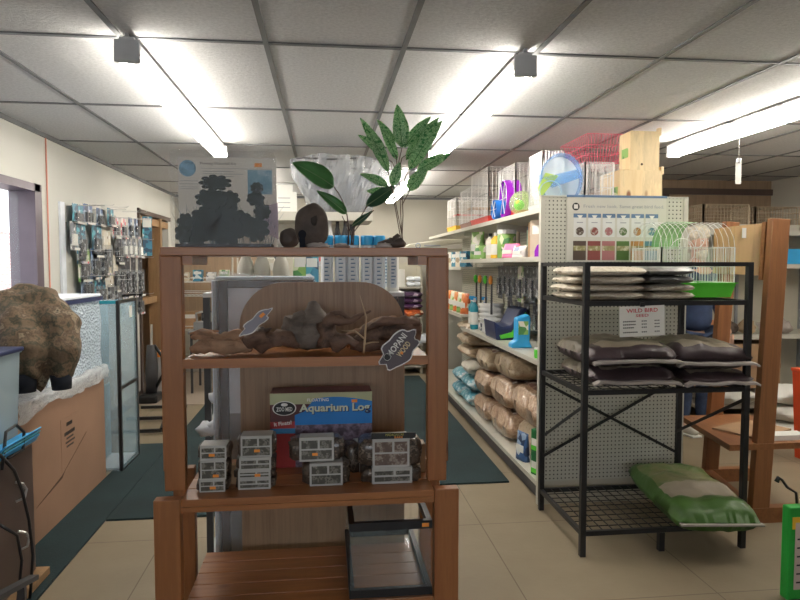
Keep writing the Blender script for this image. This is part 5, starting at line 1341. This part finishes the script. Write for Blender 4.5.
# metal stand at lower left
t = thing('metal_stand', 'small dark metal stand with a wooden foot at the lower left corner', 'stand', (-1.2,2.55,0))
g = MB(); g.bar((-.1,-.3,.30),(-.06,.32,.17),.04,.02,(1,0,0)); g.build('top_bar', M['dark'], t)
g = MB(); g.bar((-.08,.25,.17),(-.08,.25,0),.03,.02,(1,0,0)); g.build('leg', M['dark'], t)
g = MB(); g.bar((-.1,-.28,.28),(-.1,-.28,0),.03,.02,(1,0,0)); g.build('leg', M['dark'], t)
g = MB(); g.bar((-.12,-.3,.02),(-.04,.36,.02),.06,.02,(1,0,0)); g.build('wooden_foot', M['trimwood'], t)
# tall glass terrarium standing on end
t = thing('tall_glass_tank', 'tall glass tank with black frame standing on end behind the cardboard box', 'glass tank', (-1.60,5.04,0))
for (x0,y0,x1,y1) in ((-.115,-.22,.115,-.216),(.111,-.216,.115,.22),(-.115,.216,.111,.22),(-.115,-.216,-.111,.216)):
    MB().box(x0,y0,.01,x1,y1,1.25).build('glass_pane', M['glassb'], t)
for x in (-.1,):
    MB().box(-.1,-.2,.02,.09,.2,.03).build('inner_floor', M['bluewhite'], t)
for x0,y0 in ((.098,-.225),(.098,.2)):
    MB().box(x0,y0,0,x0+.022,y0+.025,1.262).build('corner_post', M['blackpl'], t)
for z0 in (0,.61,1.24):
    g = MB(); g.box(.1,-.2,z0,.12,.2,z0+.024); g.build('side_rail', M['blackpl'], t)
MB().box(-.12,-.225,1.24,.098,-.2,1.262).build('front_rail', M['teal'], t)
MB().box(.1155,.03,1.12,.1175,.1,1.21).build('white_sticker', M['paper'], t)
for k_ in (0,1): MB().box(-.09,-.18,.03+.62*k_,-.085,.18,.60+.62*k_).build('pale_backing', mat('pale blue backing', (.42,.55,.62), .5), t)
# ---- goods on hooks on the left wall
gp = 'packets hanging on hooks on the left wall'
PX = XL+.012
def wallp(px, py): v = atx(px, py, XL+.03); return v
rows = [
 ('top row nearer the window', [(74,206,.24,.15,'art_teal'),(84,206,.22,.16,'art_blue'),(96,210,.16,.15,'art_blue'),(107,210,.18,.16,'art_teal')]),
 ('top row by the doorway', [(112,218,.18,.2,'art_red'),(120,219,.16,.2,'art_red'),(127,219,.12,.2,'art_blue'),(133,220,.12,.2,'art_blue')]),
 ('second row', [(69,223,.13,.22,'art_grey'),(77,223,.2,.34,'art_teal'),(93,226,.24,.28,'art_teal'),(103,232,.22,.4,'art_cream')]),
 ('third row', [(115,238,.2,.26,'art_dark'),(121,238,.14,.2,'art_grey'),(126,238,.14,.2,'art_grey'),(131,239,.14,.2,'art_grey'),(137,240,.14,.2,'art_grey')]),
 ('lower row near the window', [(80,251,.26,.26,'art_green'),(91,250,.2,.26,'art_blue'),(100,252,.18,.26,'art_dark')]),
 ('lower row by the doorway', [(112,257,.14,.34,'art_cream'),(118,257,.2,.42,'art_dark'),(124,257,.18,.42,'art_dark'),(130,258,.16,.42,'art_dark'),(137,258,.16,.42,'art_dark')]),
 ('bottom row', [(83,276,.26,.2,'art_blue'),(94,276,.16,.3,'art_teal'),(99,276,.14,.3,'art_teal'),(106,276,.2,.26,'art_cream'),(113,280,.2,.26,'art_cream'),(121,294,.2,.22,'art_grey'),(129,294,.2,.22,'art_dark'),(137,294,.2,.22,'art_dark')]),
]
cn = {'art_teal':'teal','art_blue':'blue','art_red':'red','art_grey':'grey','art_green':'green','art_cream':'cream','art_dark':'black'}
for rn, items in rows:
    for i, (px, py, w_, h_, m_) in enumerate(items):
        v = wallp(px, py)
        t = thing('hanging_packet', f'{cn[m_]} packet on the left wall display, {rn}, {pos[i]} from the left', 'packet', (XL+.06,v.y,v.z), PI/2, gp)
        MB().box(-w_/2,-.001,-h_,w_/2,.001,.015).build('backing_card', M[m_], t)
        MB().box(-w_*.4,-.03,-h_*.9,w_*.4,-.0015,-h_*.3).build('blister', M['wraplt'], t, bevel=.004)
        g = MB()
        if m_ in ('art_dark','art_blue'):
            for q in (-.25,.02,.28): g.box(w_*(q-.07),-.024,-h_*.86,w_*(q+.07),-.003,-h_*.36)
        else: g.box(-w_*.3,-.022,-h_*.82,w_*.3,-.003,-h_*.4)
        g.build('contents', M['art_dark'] if m_ != 'art_grey' else M['paper'], t)
        g = MB(); g.tube([(0,.058,.004),(0,-.14,.004),(0,-.145,.014)], .003, 4); g.build('hook', M['steel'], t)
        MB().box(-w_*.4,-.0325,-h_,w_*.4,-.031,-h_+.02).build('price_strip', M['art_red'] if i % 2 else M['paper'], t)
for i, (px, py) in enumerate(((88,205),(104,207),(116,211),(125,212))):
    v = wallp(px, py)
    g = MB(); g.tube([(XL+.001,v.y,v.z),(XL+.24,v.y,v.z),(XL+.25,v.y,v.z+.01)], .003, 4)
    tag(g.build('wall_hook', M['steel']), f'empty long wire hook above the packets on the left wall, {pos[i]} from the window', 'hook', 'empty hooks on the left wall')
tag(MB().box(XL+.001,5.34,.6,XL+.02,5.42,2.02).build('wall_rail', M['bluewhite'] , bevel=.002), 'pale vertical slotted rail on the left wall between window and packets', 'rail')
g = MB(); g.tube([(XL+.008,5.13,2.49),(XL+.008,5.13,0.11)], .006, 6); tag(g.build('conduit', mat('salmon cable', (.75,.33,.25), .5)), 'thin salmon coloured cable running down the wall beside the window', 'cable')
# packet hanging in the doorway
v = at(151,228,7.62); t = thing('hanging_packet', 'blue and white long packet hanging in the doorway past the wall display', 'packet', (-1.98,7.5,v.z+.1), R(20))
MB().box(-.05,-.002,-.42,.05,.002,.02).build('card', M['art_teal'], t); MB().box(-.045,-.006,-.1,.045,-.002,.0).build('white_header', M['paper'], t)
# ---- far left corner: wire racks, machine, vacuum
t = thing('wire_shelf', 'white wire shelf rack in the far left corner behind the wooden upright', 'rack', (-1.55,8.75,0))
for x, y in ((-.38,-.25),(.36,-.25),(-.38,.25),(.36,.25)): 
    g = MB(); g.tube([(x,y,0),(x,y,1.62)], .012, 6); g.build('post', M['creamlt'], t)
for zz in (.25,.68,1.12,1.30):
    g = MB(); m_ = M['wwire']
    for i in range(15): g.tube([(-.38+.76*i/14,-.25,zz),(-.38+.76*i/14,.25,zz)], .003, 3)
    for y in (-.25,.25): g.tube([(-.38,y,zz),(.38,y,zz)], .006, 4); g.tube([(-.38,y,zz+.05),(.38,y,zz+.05)], .005, 4)
    g.build('wire_shelf_deck', m_, t)
tag(MB().box(-2.05,9.24,.8,-.95,9.29,1.7).build('brown_panel', M['panelling']), 'brown panel on the wall behind the far left wire shelf', 'panel')
t = thing('grey_bin', 'grey bin with orange tray on top in the far left corner', 'bin', (-2.02+.1,7.95,.007))
tray(t, .34,.3,.42, M['greylt'], 'bin_body', .9); MB().box(-.17,-.15,.425,.17,.15,.47).build('orange_tray', M['orange'], t); g = MB(); g.lathe([(.04,.471),(.04,.53)], 12, (.05,0,0)); g.build('orange_cup', M['orange'], t)
t = thing('upright_vacuum', 'black upright vacuum cleaner standing by the doorway on the left', 'vacuum cleaner', (-1.93,7.3,.007))
g = MB(); g.box(-.1,-.12,0,.1,.15,.09); g.build('head', M['blackpl'], t, bevel=.02)
g = MB(); g.tube([(0,.05,.09),(0,.08,.35),(0,.09,.62)], [.06,.07,.05], 12); g.build('body', M['dark'], t, smooth=True)
g = MB(); g.tube([(0,.09,.6),(0,.11,.85)], .014, 6); g.build('handle', M['steel'], t)
g = MB(); g.tube([(.05,.05,.15),(.14,.0,.3),(.12,.05,.5),(.03,.08,.62)], .018, 8); g.build('hose', M['blackpl'], t, smooth=True)
t = thing('metal_table', 'grey metal table with clutter in the far left corner', 'table', (-1.38,7.95,.007))
MB().box(-.22,-.25,.70,.24,.3,.73).build('table_top', M['grey'], t)
for x, y in ((-.2,-.23),(.21,-.23),(-.2,.27),(.21,.27)): MB().box(x,y,0,x+.025,y+.025,.7).build('leg', M['dark'], t)
for i, (x, y, m_, lab) in enumerate(((-1.5,7.95,'grey','grey'),(-1.32,7.9,'dark','dark'))):
    t = thing('small_machine', f'{lab} small machine on the metal table in the far left corner', 'machine', (x,y,.738))
    MB().box(-.07,-.08,0,.07,.08,.1).build('base', M[m_], t, bevel=.01); g = MB(); g.tube([(-.04,0,.1),(-.05,0,.2),(.03,-.03,.22)], .014, 8); g.build('arm', M['steel'], t, smooth=True)
for i in range(4): pack(f'{["cream","teal","grey","green"][i]} item on the far left wire shelf, {pos[i]} from the left', (-1.83+.17*i,8.7,1.306), .12,.1,.12+.03*(i%2), [M['art_cream'],M['art_teal'],M['art_grey'],M['art_green']][i], 0,'box','box','boxes on the far left wire shelf')
for i in range(3): pack(f'{["brown","dark","white"][i]} box low on the far left wire shelf, {pos[i]} from the left', (-1.75+.24*i,8.7,.688), .2,.2,.22, [M['kraft'],M['dark'],M['art_grey']][i], 0,'box','box','boxes low on the far left wire shelf')
# black base rails on the floor past the glass tank
t = thing('floor_rails', 'black metal base frame lying on the floor beyond the tall glass tank', 'frame', (-1.72,6.4,.0125))
for a, b_ in (((-.2,-.5),(.25,-.5)),((-.2,.0),(.25,.0)),((.25,-.5),(.25,.5)),((-.2,.5),(.25,.5))): MB().bar((*a,.02),(*b_,.02),.03,.03,(0,0,1)).build('rail', M['blackpl'], t)
MB().bar((.25,-.5,.03),(.22,.5,.33),.03,.03,(0,0,1)).build('slanted_rail', M['blackpl'], t)

# ================================================================ RIGHT SIDE
# leaning wooden stand
t = thing('wooden_stand', 'orange brown wooden floor stand with slanted posts and tan panel at right', 'stand', (0,0,0))
a0, a1 = at(757,524,3.45), at(779,219,3.45)
b0, b1 = at(709,479,4.15), at(731,222,4.15)
for p, q, nm_ in ((a0,a1,'post'),(b0,b1,'post')):
    MB().bar(p, q, .11 if p is a0 else .10, .05, (1,0,0)).build('post', M['stand'], t, bevel=.004)
for p, q in ((a0,a1),):
    pass
MB().bar((a0.x+.20,3.45,.035),(2.25,3.45,.035),.07,.07,(0,0,1)).build('base_rail', M['stand'], t) if False else None
MB().box(2.42,3.42,0,3.1,3.48,.09).build('base_rail', M['standh'], t)
MB().bar((a0.x-.02,3.47,.045),(b0.x-.02,4.15,.045),.09,.06,(0,0,1)).build('base_rail', M['standh'], t)
MB().box(2.62,4.12,0,3.1,4.18,.09).build('base_rail', M['standh'], t)
sv = [Vector((2.33,3.42,.44)), Vector((2.85,3.42,.44)), Vector((2.95,4.14,.44)), Vector((2.45,4.14,.44))]
g = MB(); g.add([*(v for v in sv), *(v+Vector((0,0,.035)) for v in sv)], [(0,3,2,1),(4,5,6,7),(0,1,5,4),(1,2,6,5),(2,3,7,6),(3,0,4,7)]); g.build('shelf_board', M['standh'], t)
g = MB(); w0 = at(733,272,3.56); g2 = [at(735,226,3.60), at(775,222,3.50), at(772,276,3.50), at(733,274,3.60)]
g.add([*g2, *(v+Vector((.06,.3,0)) for v in g2)], [(0,3,2,1),(4,5,6,7),(0,1,5,4),(1,2,6,5),(2,3,7,6),(3,0,4,7)]); g.build('tan_panel', M['ply'], t)
MB().bar(at(768,222,3.5),at(764,280,3.5),.03,.05,(0,1,0)).build('panel_edge', M['standh'], t)
MB().box(-.013,-.003,-.03,.013,0,.03).build('white_tag', M['paper'], t).location = at(744,233,3.57)
t = MB().box(-.2,-.14,0,.2,.14,.012); t.add([(-.19,-.15,.013),(.1,-.12,.013),(.12,.1,.02),(-.18,.12,.013)], [(0,1,2,3)])
o = t.build('flat_cardboard', M['kraft']); o.location = (2.68,3.72,.476); o.rotation_euler = (0,0,R(25)); tag(o, 'thin flat piece of cardboard on the shelf of the wooden stand', 'cardboard')
t = MB().box(-.12,-.05,0,.12,.05,.03); o = t.build('paper_bundle', M['paper']); o.location = (2.75,3.52,.4755); tag(o, 'small folded papers at the near corner of the wooden stand shelf', 'papers')
# right wall shelving behind
t = thing('wall_shelving', 'cream wall shelving along the far right behind the wooden stand', 'shelving', (4.3,6.1,0))
MB().box(-.62,.35,.0,.88,.39,1.9).build('back_panel', M['cream'], t)
for zz in (.12, .82, 1.53, 1.86): 
    d = MB().box(-.62,-.15,zz-.03,.88,.35,zz).build('shelf_board', M['creamlt'], t); MB().box(-.62,-.16,zz-.045,.88,-.15,zz+.003).build('price_rail', M['creamlt'], d)
for xx in (-.62,.1,.85): MB().box(xx,.33,0,xx+.03,.35,1.9).build('upright', M['grey'], t)
cage('tan wire cage on top of the far right shelving, left one', (3.95,6.15,1.8605), .5,.4,.26, mat('tan wire', (.45,.36,.25), .5), M['creamlt'], sp=.035, r=.003)
cage('tan wire cage on top of the far right shelving, right one', (4.5,6.15,1.8605), .5,.4,.24, bpy.data.materials['tan wire'], M['creamlt'], sp=.035, r=.003)
t = thing('blue_bin', 'bright blue bin on the upper shelf at the right edge', 'bin', (4.72,6.05,1.5305)); tray(t,.34,.26,.15,M['lblue'],'bin_body')
for i in range(3): pack(f'small colourful carton on the upper right shelf, {pos[i]} from the blue bin', (4.42-.16*i,6.05,1.5305), .12,.12,.14, [M['art_teal'],M['art_orange'],M['art_cream']][i], 0,'box','box','cartons on the upper right shelf')
for i in range(5):
    t = thing('clay_pot', f'small brown item on the middle right shelf, {pos[i]} from the left', 'ornament', (3.85+.2*i,6.02,.8205), 0, 'brown ornaments on the middle right shelf')
    g = MB(); g.ball((0,0,.07),(.08,.07,.075),12,8,nz=.5,seed=i); g.v = [(a,b_,max(c,0)) for a,b_,c in g.v]; g.build('body', [M['peach'],M['rock'],M['twig'],M['art_red'],M['rock2']][i], t, smooth=True)
gp = 'white sacks on the low right shelving'
for i in range(2):
    r_, c_ = divmod(i, 2)
    bag(f'plain white sack on the lowest board of the right shelving, {"left" if c_ == 0 else "right"} one', (4.03+.6*c_,6.08,.1205+.145*r_), 0, .56,.46,.15, M['paper'], i, group=gp, flat=.4)
for i in range(3):
    bag(f'long white sack in the pile on the floor at the right, {["bottom","middle","top"][i]} one', (4.22,5.12+.0*i,.001+.15*i), R(-28), .8,.42,.155, M['paper'], i+8, group='white sacks on the floor at right', flat=.4)
pack('brown cardboard carton on the middle shelf left of the ornaments', (3.83,6.32,.8205), .2,.2,.3, M['kraft'],0,'box','box')
t = thing('long_carton', 'long brown cardboard carton under the middle board of the right shelving', 'carton', (4.1,6.1,.273))
MB().box(-.36,-.13,.0,.5,.2,.45).build('carton_body', M['kraft'], t, bevel=.004); MB().box(-.36,-.132,.2,.5,-.1305,.25).build('tape_strip', M['cardboard'], t)
t = thing('glass_jar', 'small dark glass jar with white rim on the middle right shelf', 'jar', (3.745,6.0,.8205))
g = MB(); g.lathe([(.05,0),(.07,.03),(.07,.08),(.05,.11)], 16); g.build('jar_body', clear('smoky glass', (.2,.22,.2), .6, .1), t, smooth=True)
g = MB(); g.tube([(.05*math.cos(q/12*2*PI),.05*math.sin(q/12*2*PI),.11) for q in range(12)], .006, 5, loop=True); g.build('rim', M['white'], t)
# orange bin and bag at the right edge
t = thing('orange_bin', 'tall orange red bin at the right edge behind the wooden stand', 'bin', (3.80,4.5,0))
g = MB(); g.lathe([(.15,0),(.185,.68),(.195,.69),(.195,.71),(.175,.71)], 4); o = g.build('bin_body', mat('orange red plastic', (.75,.09,.03), .4), t); o.rotation_euler = (0,0,R(45))
t = thing('green_sign_card', 'green edged printed pack standing at the lower right corner', 'pack', (2.23,2.62,0), 0)
MB().box(-.16,-.02,0,.16,.03,.43).build('green_pack', mat('bright green card', (.02,.38,.05), .4), t, bevel=.008)
MB().box(-.13,-.023,.05,.16,-.021,.36).build('pale_label', mat('pinkish label', (.6,.5,.45), .5), t)
MB().box(-.145,-.0225,.33,.16,-.0205,.385).build('yellow_band', M['yellow'], t)
for q in range(6): MB().box(-.12,-.0245,.08+.04*q,.0,-.0235,.087+.04*q).build('printed_line', M['ink'], t)
t = thing('wire_hook', 'black curved wire rising behind the green pack at the right edge', 'wire', (2.3,2.95,0))
g = MB(); g.tube([(-.03,0,.42),(-.02,0,.44),(.0,0,.43),(.03,0,.39),(.08,0,.36),(.1,0,.2),(.1,0,0)], [.012,.012,.007,.007,.007,.007,.007], 8); g.build('wire', M['blackpl'], t, smooth=True)
# hanging price tag
v = at(738,184,3.6); t = thing('hanging_tag', 'small white paper tag hanging from the ceiling above the wooden stand', 'tag', (v.x,3.6,v.z))
MB().box(-.018,-.002,0,.018,.002,.13).build('paper_tag', M['paper'], t); g = MB(); g.tube([(0,0,.125),(0,0,2.4935-v.z)], .0015, 4); g.build('string', M['steel'], t)
g = MB(); g.lathe([(.014,.128),(.014,.15)], 8); g.build('clip', M['steel'], t)

# ================================================================ PERSON behind the shelving end
t = thing('person', 'person in navy shirt and blue jeans with light hair standing behind the pegboard end', 'person', (3.33,5.42,0), R(8))
def skinned(name, verts, edges, m, levels=2):
    me = bpy.data.meshes.new(name); me.from_pydata([v[:3] for v in verts], edges, []); me.materials.append(m)
    o = bpy.data.objects.new(name, me); C.objects.link(o); o.parent = t
    sk = o.modifiers.new('skin', 'SKIN'); sk.use_smooth_shade = True
    for i, v in enumerate(verts):
        r = v[3]; me.skin_vertices[0].data[i].radius = r if isinstance(r, tuple) else (r, r)
        me.skin_vertices[0].data[i].use_root = (i == 0)
    sb = o.modifiers.new('sub', 'SUBSURF'); sb.levels = levels; sb.render_levels = levels
    return o
# body: pelvis, spine, neck, head, arms, hands, legs, feet (one continuous figure)
V_ = [(0,0,.96,(.055,.045)),(0,0,1.12,(.08,.06)),(0,-.01,1.30,(.15,.10)),(0,0,1.46,(.14,.085)),(0,0,1.56,.055),(0,-.015,1.64,(.068,.078)),(0,-.02,1.72,(.08,.095)),(0,-.01,1.80,(.065,.078)),
      (.185,0,1.47,.06),(.215,.0,1.20,.045),(.235,-.1,.97,.032),(.235,-.15,.90,.026),
      (-.185,0,1.47,.06),(-.215,.0,1.20,.045),(-.23,-.05,.95,.035),(-.23,-.08,.88,.03),
      (.075,0,.84,.05),(.105,-.01,.50,.055),(.11,.02,.10,.045),(.115,-.12,.045,.04),
      (-.075,0,.84,.05),(-.105,-.01,.50,.055),(-.11,.02,.10,.045),(-.12,-.12,.045,.04)]
E_ = [(0,1),(1,2),(2,3),(3,4),(4,5),(5,6),(6,7),(3,8),(8,9),(9,10),(10,11),(3,12),(12,13),(13,14),(14,15),(0,16),(16,17),(17,18),(18,19),(0,20),(20,21),(21,22),(22,23)]
skinned('body', V_, E_, M['skin'])
skinned('shirt', [(0,0,.90,(.175,.14)),(0,0,1.12,(.15,.115)),(0,-.01,1.30,(.175,.12)),(0,0,1.46,(.16,.10)),(0,0,1.53,.075),(.19,0,1.47,.078),(.22,0,1.2,.06),(.236,-.09,.96,.05),(-.19,0,1.47,.078),(-.22,0,1.2,.06),(-.232,-.05,.95,.05)],
        [(0,1),(1,2),(2,3),(3,4),(3,5),(5,6),(6,7),(3,8),(8,9),(9,10)], M['shirt'])
skinned('jeans', [(0,0,1.04,(.15,.12)),(.092,0,.86,.105),(.106,-.01,.5,.08),(.112,.02,.1,.07),(-.092,0,.86,.105),(-.106,-.01,.5,.08),(-.112,.02,.1,.07)], [(0,1),(1,2),(2,3),(0,4),(4,5),(5,6)], M['jeans'])
for sx in (-1,1):
    g = MB(); g.ball((sx*.118,-.06,.045),(.052,.145,.05),14,8); g.v = [(a,b_,max(c,.012)) for a,b_,c in g.v]; sh = g.build('shoe', M['creamlt'], t, smooth=True)
    g = MB(); g.box(sx*.118-.052,-.2,0,sx*.118+.052,.085,.02); g.build('sole', M['white'], sh, bevel=.008)
    # five fingers on each hand
    hx, hy, hz = (.235,-.165,.87) if sx > 0 else (-.23,-.095,.85)
    for k_ in range(4):
        a = (k_-1.5)*.017; L_ = (.07,.08,.075,.06)[k_]
        g = MB(); g.tube([(hx,hy+a,hz+.02),(hx-sx*.006,hy+a-.004,hz-L_*.5),(hx-sx*.022,hy+a-.008,hz-L_)], [.010,.009,.007], 8); g.build('finger', M['skin'], t, smooth=True)
    g = MB(); g.tube([(hx,hy-.02,hz+.03),(hx-sx*.02,hy-.045,hz+.0),(hx-sx*.025,hy-.05,hz-.025)], [.011,.010,.008], 8); g.build('thumb', M['skin'], t, smooth=True)
g = MB(); g.ball((0,.005,1.80),(.10,.112,.085),20,12,nz=.15,nf=14); g.ball((0,.05,1.72),(.096,.075,.10),16,10,nz=.15,nf=14); hr = g.build('hair', M['hair'], t, smooth=True)
g = MB(); g.v = []; g.ball((0,-.085,1.70),(.012,.022,.022),10,6); g.build('nose', M['skin'], t, smooth=True)
for sx in (-1,1):
    g = MB(); g.ball((sx*.032,-.10,1.735),(.012,.006,.007),10,6); ey = g.build('eye', M['white'], t, smooth=True)
    g = MB(); g.ball((sx*.032,-.106,1.735),.004,8,5); g.build('pupil', M['ink'], ey, smooth=True)
    g = MB(); g.ball((sx*.088,-.01,1.71),(.012,.02,.032),10,6); g.build('ear', M['skin'], t, smooth=True)
g = MB(); g.ball((0,-.088,1.655),(.025,.008,.006),10,6); g.build('mouth', mat('lips', (.45,.18,.15), .5), t, smooth=True)
g = MB(); g.ball((0,-.05,1.62),(.06,.05,.06),14,9,nz=.3,nf=14); g.build('beard', M['hair'], t, smooth=True)
